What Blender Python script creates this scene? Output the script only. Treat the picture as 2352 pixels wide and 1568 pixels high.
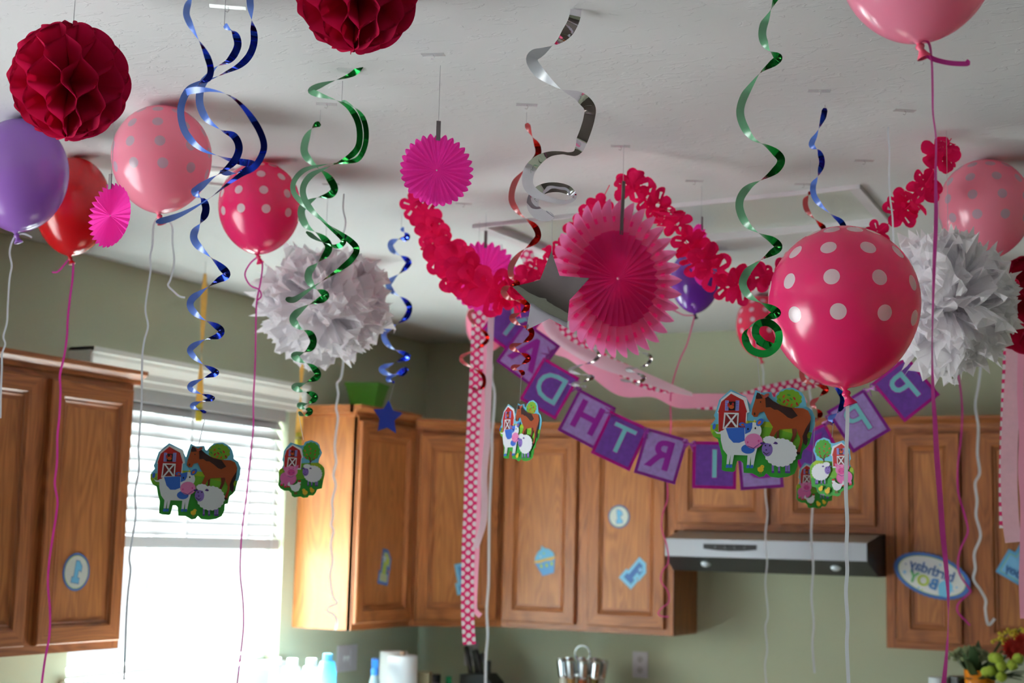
import bpy, bmesh, math, random
from mathutils import Vector, Matrix, noise
from mathutils.geometry import tessellate_polygon
random.seed(7)
for o in list(bpy.data.objects): bpy.data.objects.remove(o)
SC = bpy.context.scene
COL = SC.collection
PI = math.pi
# ------------------------------------------------------------------ camera
F = 3382.4
CAM = Vector((3.7265, -6.3903, 1.7532))
YAW, PITCH, ROLL = 0.470627, 0.135906, 0.025076
fw = Vector((-math.sin(YAW)*math.cos(PITCH), math.cos(YAW)*math.cos(PITCH), math.sin(PITCH)))
r0 = Vector((math.cos(YAW), math.sin(YAW), 0)); u0 = r0.cross(fw)
rt = r0*math.cos(ROLL)+u0*math.sin(ROLL); up = u0*math.cos(ROLL)-r0*math.sin(ROLL)
cd = bpy.data.cameras.new('camera'); cam = bpy.data.objects.new('camera', cd); COL.objects.link(cam)
cam.matrix_world = Matrix(((rt.x, up.x, -fw.x, CAM.x), (rt.y, up.y, -fw.y, CAM.y), (rt.z, up.z, -fw.z, CAM.z), (0, 0, 0, 1)))
cd.sensor_width = 36; cd.lens = F/2352*36; cd.clip_start = .05
cd.dof.use_dof = True; cd.dof.focus_distance = 2.75; cd.dof.aperture_fstop = 4.8
SC.camera = cam
# ------------------------------------------------------------------ world, light, exposure
wd = bpy.data.worlds.new('world'); SC.world = wd; wd.use_nodes = True
wn = wd.node_tree; bg = wn.nodes['Background']
tc = wn.nodes.new('ShaderNodeTexCoord'); sx = wn.nodes.new('ShaderNodeSeparateXYZ'); cr = wn.nodes.new('ShaderNodeValToRGB')
wn.links.new(tc.outputs['Generated'], sx.inputs[0])
mp = wn.nodes.new('ShaderNodeMapRange'); mp.inputs[1].default_value = -1; mp.inputs[2].default_value = 1
wn.links.new(sx.outputs['Z'], mp.inputs[0]); wn.links.new(mp.outputs[0], cr.inputs[0]); wn.links.new(cr.outputs[0], bg.inputs[0])
cr.color_ramp.elements[0].color = (.92, .94, .95, 1); cr.color_ramp.elements[0].position = .35
cr.color_ramp.elements[1].color = (.72, .84, 1, 1); cr.color_ramp.elements[1].position = .7
bg.inputs[1].default_value = 2.6
def area(name, loc, rot, sx_, sy_, power, color):
    l = bpy.data.lights.new(name, 'AREA'); l.shape = 'RECTANGLE'; l.size = sx_; l.size_y = sy_; l.energy = power; l.color = color
    o = bpy.data.objects.new(name, l); COL.objects.link(o); o.location = loc; o.rotation_euler = rot; return o
# daylight entering through the kitchen window, the patio door and the dining-room window
area('kitchen_window_daylight', (-.32, -1.80, 1.80), (0, -PI/2, 0), 1.0, 1.2, 60, (.93, 1, .99))
sl = bpy.data.lights.new('sun', 'SUN'); sl.energy = 330; sl.angle = .12; sl.color = (.90, .96, 1)
so = bpy.data.objects.new('sun', sl); COL.objects.link(so); so.rotation_euler = Vector((.62, -.05, -.62)).to_track_quat('-Z', 'Y').to_euler()
area('patio_door_daylight', (-.30, -5.9, .95), (0, -PI/2-.68, 0), 2.0, 2.8, 60, (.88, .88, 1))
SC.view_settings.view_transform = 'Standard'; SC.view_settings.look = 'None'
SC.view_settings.gamma = 1; SC.view_settings.use_curve_mapping = False
SC.view_settings.exposure = 0.07
# ------------------------------------------------------------------ placing helpers
CEIL = 2.740
def zz(z): return 1.372+(z-1.372)*1.2
def ray(x, y): return fw+rt*((x-1176)/F)-up*((y-784)/F)
def at(x, y, d): return CAM+ray(x, y)*d
def onX(x, y, X): v = ray(x, y); return CAM+v*((X-CAM.x)/v.x)
def onY(x, y, Y): v = ray(x, y); return CAM+v*((Y-CAM.y)/v.y)
def onZ(x, y, Z=CEIL): v = ray(x, y); return CAM+v*((Z-CAM.z)/v.z)
def depth(P): return (P-CAM).dot(fw)
def pix(P): d = P-CAM; z = d.dot(fw); return (1176+F*d.dot(rt)/z, 784-F*d.dot(up)/z)
# ------------------------------------------------------------------ materials
MC = {}
def lin(c): return tuple(((v/255)/12.92 if v/255 <= .04045 else (((v/255)+.055)/1.055)**2.4) for v in c)
def mat(name, rgb, rough=.6, metal=0., spec=.5, trans=0., coat=0., noise_amt=.0, nscale=8., bump=0., bscale=60.):
    """procedural principled material; trans = share of light that passes through thin paper or rubber"""
    if name in MC: return MC[name]
    m = bpy.data.materials.new(name); m.use_nodes = True; nt = m.node_tree; N = nt.nodes; L = nt.links
    b = N['Principled BSDF']; c = lin(rgb)
    b.inputs['Base Color'].default_value = (*c, 1); b.inputs['Roughness'].default_value = rough
    b.inputs['Metallic'].default_value = metal; b.inputs['Specular IOR Level'].default_value = spec
    b.inputs['Coat Weight'].default_value = coat; b.inputs['Coat Roughness'].default_value = .12
    src = None
    if noise_amt > 0:
        t = N.new('ShaderNodeTexCoord'); n = N.new('ShaderNodeTexNoise'); n.inputs['Scale'].default_value = nscale
        L.new(t.outputs['Object'], n.inputs['Vector'])
        mx = N.new('ShaderNodeMix'); mx.data_type = 'RGBA'
        mx.inputs[6].default_value = (*[v*(1-noise_amt) for v in c], 1); mx.inputs[7].default_value = (*[min(1, v*(1+noise_amt)) for v in c], 1)
        L.new(n.outputs['Fac'], mx.inputs[0]); L.new(mx.outputs[2], b.inputs['Base Color']); src = mx.outputs[2]
    if bump > 0:
        t = N.new('ShaderNodeTexCoord'); n = N.new('ShaderNodeTexNoise'); n.inputs['Scale'].default_value = bscale
        n.inputs['Detail'].default_value = 3
        L.new(t.outputs['Object'], n.inputs['Vector']); bp = N.new('ShaderNodeBump'); bp.inputs['Strength'].default_value = bump
        bp.inputs['Distance'].default_value = .002; L.new(n.outputs['Fac'], bp.inputs['Height']); L.new(bp.outputs[0], b.inputs['Normal'])
    if trans > 0:
        tr = N.new('ShaderNodeBsdfTranslucent'); tr.inputs[0].default_value = (*c, 1)
        if src: L.new(src, tr.inputs[0])
        ms = N.new('ShaderNodeMixShader'); ms.inputs[0].default_value = trans
        out = N['Material Output']; L.new(b.outputs[0], ms.inputs[1]); L.new(tr.outputs[0], ms.inputs[2]); L.new(ms.outputs[0], out.inputs[0])
    MC[name] = m; return m
def oak(name, c1, c2, horizontal=False):
    if name in MC: return MC[name]
    m = bpy.data.materials.new(name); m.use_nodes = True; nt = m.node_tree; N = nt.nodes; L = nt.links
    b = N['Principled BSDF']; t = N.new('ShaderNodeTexCoord'); mpg = N.new('ShaderNodeMapping')
    L.new(t.outputs['Object'], mpg.inputs[0])
    mpg.inputs['Scale'].default_value = (1.0, 6, 9) if horizontal else (9, 6, 1.0)
    n1 = N.new('ShaderNodeTexNoise'); n1.inputs['Scale'].default_value = 1.3; n1.inputs['Detail'].default_value = 1; n1.inputs['Distortion'].default_value = .3
    L.new(mpg.outputs[0], n1.inputs['Vector'])
    ml = N.new('ShaderNodeMath'); ml.operation = 'MULTIPLY'; ml.inputs[1].default_value = 80; L.new(n1.outputs['Fac'], ml.inputs[0])
    sn = N.new('ShaderNodeMath'); sn.operation = 'SINE'; L.new(ml.outputs[0], sn.inputs[0])
    mr = N.new('ShaderNodeMapRange'); mr.inputs[1].default_value = -1; mr.inputs[2].default_value = 1; L.new(sn.outputs[0], mr.inputs[0])
    mp2 = N.new('ShaderNodeMapping'); mp2.inputs['Scale'].default_value = (6, 150, 150) if horizontal else (150, 150, 6)
    L.new(t.outputs['Object'], mp2.inputs[0]); n2 = N.new('ShaderNodeTexNoise'); n2.inputs['Scale'].default_value = 1; n2.inputs['Detail'].default_value = 4
    L.new(mp2.outputs[0], n2.inputs['Vector'])
    ad = N.new('ShaderNodeMath'); ad.operation = 'MULTIPLY_ADD'; ad.inputs[1].default_value = .26; L.new(mr.outputs[0], ad.inputs[0])
    m3 = N.new('ShaderNodeMath'); m3.operation = 'MULTIPLY'; m3.inputs[1].default_value = .9; L.new(n2.outputs['Fac'], m3.inputs[0]); L.new(m3.outputs[0], ad.inputs[2])
    rp = N.new('ShaderNodeValToRGB'); L.new(ad.outputs[0], rp.inputs[0])
    rp.color_ramp.elements[0].color = (*lin(c1), 1); rp.color_ramp.elements[0].position = .12
    rp.color_ramp.elements[1].color = (*lin(c2), 1); rp.color_ramp.elements[1].position = .85
    L.new(rp.outputs[0], b.inputs['Base Color']); b.inputs['Roughness'].default_value = .38; b.inputs['Specular IOR Level'].default_value = .45
    MC[name] = m; return m
def dotted(name, rgb, dot=(235, 232, 236), trans=.3, dr=.105, lon0=.13, rows=26., el0=11., minel=-30.):
    """rubber with a printed grid of round spots, laid out by longitude and elevation"""
    m = mat(name, rgb, .22, spec=.6, trans=trans, coat=.6)
    nt = m.node_tree; N = nt.nodes; L = nt.links; b = N['Principled BSDF']
    def M(op, a, c=None, d=None):
        n = N.new('ShaderNodeMath'); n.operation = op
        for i, v in enumerate((a, c, d)):
            if v is None: continue
            if isinstance(v, (int, float)): n.inputs[i].default_value = v
            else: L.new(v, n.inputs[i])
        return n.outputs[0]
    t = N.new('ShaderNodeTexCoord'); s = N.new('ShaderNodeSeparateXYZ'); L.new(t.outputs['Object'], s.inputs[0])
    X, Y, Z = s.outputs
    lon = M('MULTIPLY_ADD', M('ARCTAN2', Y, X), 10/(2*PI), 20+lon0)
    rho = M('SQRT', M('ADD', M('MULTIPLY', X, X), M('MULTIPLY', Y, Y)))
    el = M('ARCTAN2', Z, rho)
    row = M('ROUND', M('DIVIDE', M('SUBTRACT', el, math.radians(el0)), math.radians(rows)))
    cel = M('MULTIPLY_ADD', row, math.radians(rows), math.radians(el0))
    dv = M('SUBTRACT', el, cel)
    lonr = M('MULTIPLY_ADD', row, .13, lon)
    du = M('MULTIPLY', M('MULTIPLY', M('SUBTRACT', M('FRACT', lonr), .5), 2*PI/10), M('COSINE', cel))
    dist = M('SQRT', M('ADD', M('MULTIPLY', du, du), M('MULTIPLY', dv, dv)))
    mk = M('MULTIPLY', M('LESS_THAN', dist, dr), M('GREATER_THAN', cel, math.radians(minel)))
    mx = N.new('ShaderNodeMix'); mx.data_type = 'RGBA'; L.new(mk, mx.inputs[0])
    mx.inputs[6].default_value = (*lin(rgb), 1); mx.inputs[7].default_value = (*lin(dot), 1)
    L.new(mx.outputs[2], b.inputs['Base Color'])
    for n in N:
        if n.type == 'BSDF_TRANSLUCENT': L.new(mx.outputs[2], n.inputs[0])
    return m
def spotribbon(name, rgb, dot, su, sv, rad, trans=.25):
    """band with staggered spots from its UVs (metres)"""
    m = mat(name, rgb, .5, trans=trans); nt = m.node_tree; N = nt.nodes; L = nt.links; b = N['Principled BSDF']
    t = N.new('ShaderNodeTexCoord'); out = []
    for off in (0., .5):
        mpg = N.new('ShaderNodeMapping'); mpg.inputs['Location'].default_value = (off+.5-.5/su, off, 0); mpg.inputs['Scale'].default_value = (1/su, 1/sv, 1)
        L.new(t.outputs['UV'], mpg.inputs[0]); fr = N.new('ShaderNodeVectorMath'); fr.operation = 'FRACTION'; L.new(mpg.outputs[0], fr.inputs[0])
        sb = N.new('ShaderNodeVectorMath'); sb.operation = 'SUBTRACT'; sb.inputs[1].default_value = (.5, .5, 0); L.new(fr.outputs[0], sb.inputs[0])
        ml = N.new('ShaderNodeVectorMath'); ml.operation = 'MULTIPLY'; ml.inputs[1].default_value = (su, sv, 0); L.new(sb.outputs[0], ml.inputs[0])
        ln = N.new('ShaderNodeVectorMath'); ln.operation = 'LENGTH'; L.new(ml.outputs[0], ln.inputs[0])
        lt = N.new('ShaderNodeMath'); lt.operation = 'LESS_THAN'; lt.inputs[1].default_value = rad; L.new(ln.outputs['Value'], lt.inputs[0]); out.append(lt.outputs[0])
    mxm = N.new('ShaderNodeMath'); mxm.operation = 'MAXIMUM'; L.new(out[0], mxm.inputs[0]); L.new(out[1], mxm.inputs[1])
    mx = N.new('ShaderNodeMix'); mx.data_type = 'RGBA'; L.new(mxm.outputs[0], mx.inputs[0])
    mx.inputs[6].default_value = (*lin(rgb), 1); mx.inputs[7].default_value = (*lin(dot), 1)
    L.new(mx.outputs[2], b.inputs['Base Color'])
    for n in N:
        if n.type == 'BSDF_TRANSLUCENT': L.new(mx.outputs[2], n.inputs[0])
    return m
def ink(rgb): return mat('print_%d_%d_%d' % rgb, rgb, .45, spec=.4)
# ------------------------------------------------------------------ object helpers
def obj(name, bm, m=None, parent=None, smooth=False, recalc=False):
    me = bpy.data.meshes.new(name)
    if recalc: bmesh.ops.recalc_face_normals(bm, faces=bm.faces)
    bm.to_mesh(me); bm.free()
    for mm in (m if isinstance(m, (list, tuple)) else [m]):
        if mm: me.materials.append(mm)
    if smooth:
        for p in me.polygons: p.use_smooth = True
    o = bpy.data.objects.new(name, me); COL.objects.link(o)
    if parent: o.parent = parent
    return o
def tag(o, label, cat, group=None, kind=None):
    o['label'] = label; o['category'] = cat
    if group: o['group'] = group
    if kind: o['kind'] = kind
    return o
def thing(name, label, cat, loc=(0, 0, 0), rz=0, group=None):
    o = bpy.data.objects.new(name, None); COL.objects.link(o); o.location = loc; o.rotation_euler = (0, 0, rz)
    o.empty_display_size = .05
    return tag(o, label, cat, group)
def struct(name, bm, m, **k):
    o = obj(name, bm, m, **k); o['kind'] = 'structure'; return o
def bx(bm, x0, x1, y0, y1, z0, z1, mi=0, M=None):
    vs = [bm.verts.new((x, y, z)) for x in (x0, x1) for y in (y0, y1) for z in (z0, z1)]
    if M is not None:
        for v in vs: v.co = M @ v.co
    for q in ((0, 1, 3, 2), (4, 6, 7, 5), (0, 4, 5, 1), (2, 3, 7, 6), (0, 2, 6, 4), (1, 5, 7, 3)):
        f = bm.faces.new([vs[i] for i in q]); f.material_index = mi
    return vs
def box(name, x0, x1, y0, y1, z0, z1, m, parent=None, bev=0):
    bm = bmesh.new(); bx(bm, min(x0, x1), max(x0, x1), min(y0, y1), max(y0, y1), min(z0, z1), max(z0, z1))
    if bev: bmesh.ops.bevel(bm, geom=bm.edges[:], offset=bev, segments=2, profile=.6, affect='EDGES')
    return obj(name, bm, m, parent, recalc=True)
def lathe(bm, prof, n=24, M=None, mi=0, cap=True):
    rings = []
    for (r, z) in prof:
        ring = []
        if r < 1e-6:
            v = bm.verts.new((0, 0, z)); ring = [v]*n
            if M is not None: v.co = M @ v.co
        else:
            for i in range(n):
                a = 2*PI*i/n; v = bm.verts.new((r*math.cos(a), r*math.sin(a), z))
                if M is not None: v.co = M @ v.co
                ring.append(v)
        rings.append(ring)
    for a, b in zip(rings, rings[1:]):
        for i in range(n):
            j = (i+1) % n; vs = []
            for v in (a[i], a[j], b[j], b[i]):
                if v not in vs: vs.append(v)
            if len(vs) > 2:
                f = bm.faces.new(vs); f.material_index = mi
    if cap:
        for ring in (rings[0], rings[-1]):
            if ring[0] is not ring[1]:
                try: f = bm.faces.new(ring); f.material_index = mi
                except ValueError: pass
def tube(bm, pts, r, n=8, mi=0):
    pts = [Vector(p) for p in pts]; rings = []; nrm = None
    for i, p in enumerate(pts):
        t = (pts[min(i+1, len(pts)-1)]-pts[max(i-1, 0)]).normalized()
        if nrm is None: nrm = t.orthogonal().normalized()
        nrm = (nrm-t*nrm.dot(t)).normalized(); b = t.cross(nrm)
        rr = r[i] if isinstance(r, (list, tuple)) else r
        rings.append([bm.verts.new(p+nrm*rr*math.cos(2*PI*k/n)+b*rr*math.sin(2*PI*k/n)) for k in range(n)])
    for a, b in zip(rings, rings[1:]):
        for k in range(n):
            f = bm.faces.new((a[k], a[(k+1) % n], b[(k+1) % n], b[k])); f.material_index = mi
    for rg in (rings[0], rings[-1]):
        f = bm.faces.new(rg); f.material_index = mi
def catmull(P, n=6):
    """smooth a list of equal-length tuples"""
    out = []; m = len(P)
    for i in range(m-1):
        p0, p1, p2, p3 = P[max(i-1, 0)], P[i], P[i+1], P[min(i+2, m-1)]
        for k in range(n):
            t = k/n; out.append(tuple(.5*((2*b)+(-a+c)*t+(2*a-5*b+4*c-d)*t*t+(-a+3*b-3*c+d)*t**3) for a, b, c, d in zip(p0, p1, p2, p3)))
    out.append(tuple(P[-1])); return out
def strip(bm, P, W, thick=.0003, uv=False, mi=0):
    """thin band: P centre points, W half-width vectors"""
    L = []; acc = 0
    uvl = bm.loops.layers.uv.verify() if uv else None; us = []
    for i, (p, w) in enumerate(zip(P, W)):
        t = (P[min(i+1, len(P)-1)]-P[max(i-1, 0)]); n = t.cross(w)
        n = n.normalized()*thick/2 if n.length > 1e-9 else Vector((0, 0, thick/2))
        if i: acc += (p-P[i-1]).length
        us.append(acc)
        L.append([bm.verts.new(p-w), bm.verts.new(p), bm.verts.new(p+w)])
    for i in range(len(L)-1):
        a, b = L[i], L[i+1]; ww = W[i].length
        for k in (0, 1):
            f = bm.faces.new((a[k], a[k+1], b[k+1], b[k])); f.material_index = mi; f.smooth = True
            if uv:
                for lp, (kk, s) in zip(f.loops, ((k, us[i]), (k+1, us[i]), (k+1, us[i+1]), (k, us[i+1]))):
                    lp[uvl].uv = ((kk-1)*ww+.5, s)
def band(name, pts, d, w, m, parent=None, vis=None, uv=False, seg=6, thick=.0003, depths=None, smooth_w=True):
    """ribbon following image-measured points (x, y[, visible width px]) at real distance d; w = real width in metres.
    Where the ribbon shows narrower than it is, it is turned about its own length."""
    Q = []
    for i, p in enumerate(pts):
        vw = p[2] if len(p) > 2 else (vis if vis else w*F/d)
        dd = p[3] if len(p) > 3 else (d+(depths[i] if depths else 0))
        Q.append((p[0], p[1], vw, dd))
    Q = catmull(Q, seg)
    P = [at(q[0], q[1], q[3]) for q in Q]; W = []
    flip = 1; prev = None
    for i, q in enumerate(Q):
        t = (P[min(i+1, len(P)-1)]-P[max(i-1, 0)]).normalized()
        v = (P[i]-CAM).normalized()
        s = t.cross(v); s = s.normalized() if s.length > 1e-6 else rt.copy()
        n = s.cross(t).normalized()
        c = max(.04, min(1, q[2]/(w*F/q[3])))
        wv = s*c+n*math.sqrt(1-c*c)
        if prev is not None and wv.dot(prev) < 0:
            wv2 = -wv
            wv = wv2
        prev = wv; W.append(wv*w/2)
    bm = bmesh.new(); strip(bm, P, W, thick, uv); return obj(name, bm, m, parent)
def thread(bm, a, b, r=.0006): tube(bm, [a, b], r, 4)
def prism(bm, poly, z0, z1, mi=0, M=None, side=None):
    """polygon (x, y) extruded z0..z1; local frame"""
    n = len(poly); top = [bm.verts.new((x, y, z1)) for x, y in poly]; bot = [bm.verts.new((x, y, z0)) for x, y in poly]
    for tri in tessellate_polygon([[Vector((x, y, 0)) for x, y in poly]]):
        try:
            a, b, c = [poly[i] for i in tri]; cr_ = (b[0]-a[0])*(c[1]-a[1])-(b[1]-a[1])*(c[0]-a[0])
            tri = tri if cr_ > 0 else tri[::-1]
            bm.faces.new([top[i] for i in tri]).material_index = mi; bm.faces.new([bot[i] for i in tri[::-1]]).material_index = mi
        except ValueError: pass
    ar = sum(poly[i][0]*poly[(i+1) % n][1]-poly[(i+1) % n][0]*poly[i][1] for i in range(n))
    for i in range(n):
        j = (i+1) % n; q = (bot[i], bot[j], top[j], top[i])
        f = bm.faces.new(q if ar > 0 else q[::-1]); f.material_index = mi if side is None else side
    if M is not None:
        for v in top+bot: v.co = M @ v.co
def ell(cx, cy, rx, ry, n=28, a0=0., rot=0.):
    c, s = math.cos(rot), math.sin(rot)
    return [(cx+rx*math.cos(t)*c-ry*math.sin(t)*s, cy+rx*math.cos(t)*s+ry*math.sin(t)*c) for t in (a0+2*PI*i/n for i in range(n))]
def cloud(cx, cy, rx, ry, lobes=14, amp=.06, n=112):
    return [(cx+rx*(1+amp*(abs(math.sin(lobes*t/2))-.5))*math.cos(t), cy+ry*(1+amp*(abs(math.sin(lobes*t/2))-.5))*math.sin(t)) for t in (2*PI*i/n for i in range(n))]
def text_mesh(bm, s, size, M, mi=0, depth_=.0006, mirror=True, spacing=1., bold=0.):
    cu = bpy.data.curves.new('t', 'FONT'); cu.body = s; cu.size = size; cu.extrude = depth_; cu.align_x = 'CENTER'; cu.align_y = 'CENTER'
    cu.space_character = spacing; cu.offset = bold; cu.resolution_u = 3
    o = bpy.data.objects.new('t', cu); COL.objects.link(o)
    dg = bpy.context.evaluated_depsgraph_get(); me = bpy.data.meshes.new_from_object(o.evaluated_get(dg))
    f0 = len(bm.faces); bm.verts.ensure_lookup_table(); v0 = len(bm.verts); bm.from_mesh(me); bm.verts.ensure_lookup_table(); bm.faces.ensure_lookup_table()
    for v in bm.verts[v0:]:
        if mirror: v.co.x *= -1
        v.co = M @ v.co
    nf = bm.faces[f0:]
    if mirror: bmesh.ops.reverse_faces(bm, faces=nf)
    for f in nf: f.material_index = mi
    bpy.data.objects.remove(o); bpy.data.curves.remove(cu); bpy.data.meshes.remove(me)
def facing(P, yaw=0., roll=0., pitch=0.):
    """frame at P: x to the viewer's right, y up, z toward the viewer side, plumb, then turned"""
    h = Vector((CAM.x-P.x, CAM.y-P.y, 0)).normalized(); zup = Vector((0, 0, 1)); x = zup.cross(h)
    B = Matrix(((x.x, zup.x, h.x, P.x), (x.y, zup.y, h.y, P.y), (x.z, zup.z, h.z, P.z), (0, 0, 0, 1)))
    return B @ Matrix.Rotation(yaw, 4, 'Y') @ Matrix.Rotation(pitch, 4, 'X') @ Matrix.Rotation(roll, 4, 'Z')
# ================================================================== THE ROOM
M_wall = mat('sage_wall_paint', (186, 191, 166), .85, spec=.25, noise_amt=.03, nscale=3, bump=.25, bscale=90)
M_trim = mat('white_trim_paint', (232, 234, 230), .4)
M_white = mat('white_plastic', (236, 238, 240), .4)
def ceiling_mat():
    m = mat('knockdown_ceiling', (216, 217, 218), .8, spec=.25); nt = m.node_tree; N = nt.nodes; L = nt.links
    t = N.new('ShaderNodeTexCoord'); mpg = N.new('ShaderNodeMapping'); mpg.inputs['Scale'].default_value = (1, 1.8, 1); mpg.inputs['Rotation'].default_value = (0, 0, .5)
    L.new(t.outputs['Object'], mpg.inputs[0]); n = N.new('ShaderNodeTexNoise'); n.inputs['Scale'].default_value = 24; n.inputs['Detail'].default_value = 3; n.inputs['Distortion'].default_value = .6
    L.new(mpg.outputs[0], n.inputs['Vector'])
    big = N.new('ShaderNodeTexNoise'); big.inputs['Scale'].default_value = 2.2; L.new(t.outputs['Object'], big.inputs['Vector'])
    ad = N.new('ShaderNodeMath'); ad.operation = 'MULTIPLY_ADD'; ad.inputs[1].default_value = .35; L.new(big.outputs['Fac'], ad.inputs[0]); L.new(n.outputs['Fac'], ad.inputs[2])
    rp = N.new('ShaderNodeValToRGB'); rp.color_ramp.elements[0].position = .74; rp.color_ramp.elements[1].position = .78
    L.new(ad.outputs[0], rp.inputs[0]); bp = N.new('ShaderNodeBump'); bp.inputs['Strength'].default_value = .32; bp.inputs['Distance'].default_value = .002
    L.new(rp.outputs[0], bp.inputs['Height']); L.new(bp.outputs[0], N['Principled BSDF'].inputs['Normal']); return m
M_ceil = ceiling_mat()
M_floor = mat('dark_wood_floor', (92, 82, 74), .45, noise_amt=.08, nscale=4)
RX, RY = 6.2, -9.6
def sbox(name, parts, m):
    bm = bmesh.new()
    for p in parts: bx(bm, *p)
    return struct(name, bm, m, recalc=True)
sbox('floor', [(-.14, RX+.14, RY-.14, .14, -.1, 0)], M_floor)
cq = [onZ(1085, 515), onZ(1250, 581), onZ(2048, 508), onZ(1975, 423)]   # the light opening in the ceiling
y0c, y1c = cq[0].y, cq[1].y
bm = bmesh.new()   # ceiling with an opening for the recessed kitchen light
o4 = [bm.verts.new(v) for v in ((-.14, RY-.14, CEIL), (-.14, .14, CEIL), (RX+.14, .14, CEIL), (RX+.14, RY-.14, CEIL))]
i4 = [bm.verts.new((p.x, p.y, CEIL)) for p in cq]
for k in range(4): bm.faces.new((o4[k], o4[(k+1) % 4], i4[(k+1) % 4], i4[k]))
i5 = [bm.verts.new((p.x, p.y, CEIL+.05)) for p in cq]; o5 = [bm.verts.new((v.co.x, v.co.y, CEIL+.12)) for v in o4]
for k in range(4): bm.faces.new((i4[k], i4[(k+1) % 4], i5[(k+1) % 4], i5[k]))
for k in range(4): bm.faces.new((o4[k], o4[(k+1) % 4], o5[(k+1) % 4], o5[k]))
bm.faces.new(i5); bm.faces.new(o5)
struct('ceiling', bm, M_ceil, recalc=False)
# wall A (left, with the kitchen window and the patio door further back), wall B (the range wall)
WY0, WY1, WZ0, WZ1 = -2.418, -1.170, 1.235, 2.305
PY0, PY1, PZ1 = -7.3, -4.5, 2.1
sbox('wall_left', [(-.14, 0, WY1, .14, 0, CEIL), (-.14, 0, PY1, WY0, 0, CEIL), (-.14, 0, WY0, WY1, 0, WZ0), (-.14, 0, WY0, WY1, WZ1, CEIL),
                   (-.14, 0, PY0, PY1, PZ1, CEIL), (-.14, 0, RY-.14, PY0, 0, CEIL)], M_wall)
sbox('wall_back', [(0, RX+.14, 0, .14, 0, CEIL)], M_wall)
sbox('wall_right', [(RX, RX+.14, RY, 0, 0, CEIL)], M_wall)
sbox('wall_front', [(0, RX, RY-.14, RY, 0, CEIL)], M_wall)
M_vinyl = mat('white_vinyl', (225, 232, 228), .45)
M_glass = bpy.data.materials.new('window_glass'); M_glass.use_nodes = True
_n = M_glass.node_tree; _t = _n.nodes.new('ShaderNodeBsdfTransparent'); _t.inputs[0].default_value = (.94, .97, .95, 1); _g = _n.nodes.new('ShaderNodeBsdfGlossy'); _g.inputs['Roughness'].default_value = .02
_m = _n.nodes.new('ShaderNodeMixShader'); _m.inputs[0].default_value = .06; _n.links.new(_t.outputs[0], _m.inputs[1]); _n.links.new(_g.outputs[0], _m.inputs[2]); _n.links.new(_m.outputs[0], _n.nodes['Material Output'].inputs[0])
def window(n, X, y0, y1, z0, z1, cuts):
    root = bpy.data.objects.new('window_%d' % n, None); COL.objects.link(root); root['kind'] = 'structure'
    bm = bmesh.new(); w = .034
    for (a, b, c, d) in ((y0, y1, z0, z0+w), (y0, y1, z1-w, z1), (y0, y0+w, z0+w, z1-w), (y1-w, y1, z0+w, z1-w)): bx(bm, X-.03, X+.03, a, b, c, d)
    for c in cuts: bx(bm, X-.025, X+.035, c-.013, c+.013, z0+w, z1-w)
    obj('window_frame', bm, M_vinyl, root, recalc=True)
    box('pane', X-.003, X+.003, y0+w, y1-w, z0+w, z1-w, M_glass, root); return root
w1 = window(1, -.10, WY0, WY1, WZ0, WZ1, [-1.95])
window(2, -.09, PY0, PY1, 0, PZ1, [(PY0+PY1)/2])
# window sill
box('window_sill', -.07, .035, WY0-.03, WY1+.03, WZ0-.025, WZ0+.004, M_trim, w1, .004)
# outdoors: a neighbour's pale wall seen faintly through the bottom of the window
g = obj('ground_outside', (lambda b: (bx(b, -14, -.14, -14, 6, -.25, -.12), b)[1])(bmesh.new()), mat('bare_soil', (92, 88, 86), .95, noise_amt=.3, nscale=30)); g['kind'] = 'structure'
g = obj('bounce_slab_outside', (lambda b: (bx(b, -3.4, -.141, -3.6, 1.0, -.119, -.08), b)[1])(bmesh.new()), mat('bounce_slab_pale', (232, 232, 230), .9)); g['kind'] = 'structure'  # unseen pale slab added to bounce sunlight up through the kitchen window
sbox('patio_sun_blocker', [(-2.9, -.14, -8.2, -3.5, 2.34, 2.46)], M_trim)  # unseen canopy added to keep direct sun out of the patio door
nb = thing('neighbour_house', 'pale stucco house wall faintly seen outside the kitchen window', 'house', (-7, -1, -.12))
box('wall', -.1, .1, -5, 7, 0, 3.6, mat('pale_stucco', (226, 222, 226), .9), nb); box('roof_fascia', .1, .35, -5, 7, 3.6, 3.85, M_trim, nb)
# cornice above the window
def cornice():
    P = onX(205, 793, .11); Q = onX(712, 885, .11); zt = (P.z+Q.z)/2; y0 = P.y+.02; y1 = Q.y
    root = thing('window_cornice', 'white moulded wooden cornice across the top of the window blind', 'cornice', (0, y0, zt))
    prof = [(.115, 0), (.115, -.018), (.100, -.022), (.096, -.034), (.082, -.05), (.072, -.062), (.072, -.085), (.064, -.09), (.064, -.112), (.05, -.112), (.05, -.012), (0, -.012), (0, 0)]
    bm = bmesh.new(); A = [bm.verts.new((x, 0, z)) for x, z in prof]; B = [bm.verts.new((x, y1-y0, z)) for x, z in prof]
    for i in range(len(prof)): j = (i+1) % len(prof); bm.faces.new((A[i], A[j], B[j], B[i]))
    bx(bm, 0, .1, 0, .012, -.11, -.012); bx(bm, 0, .1, y1-y0-.012, y1-y0, -.11, -.012)
    obj('moulding', bm, M_trim, root, recalc=True)
cornice()
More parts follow.
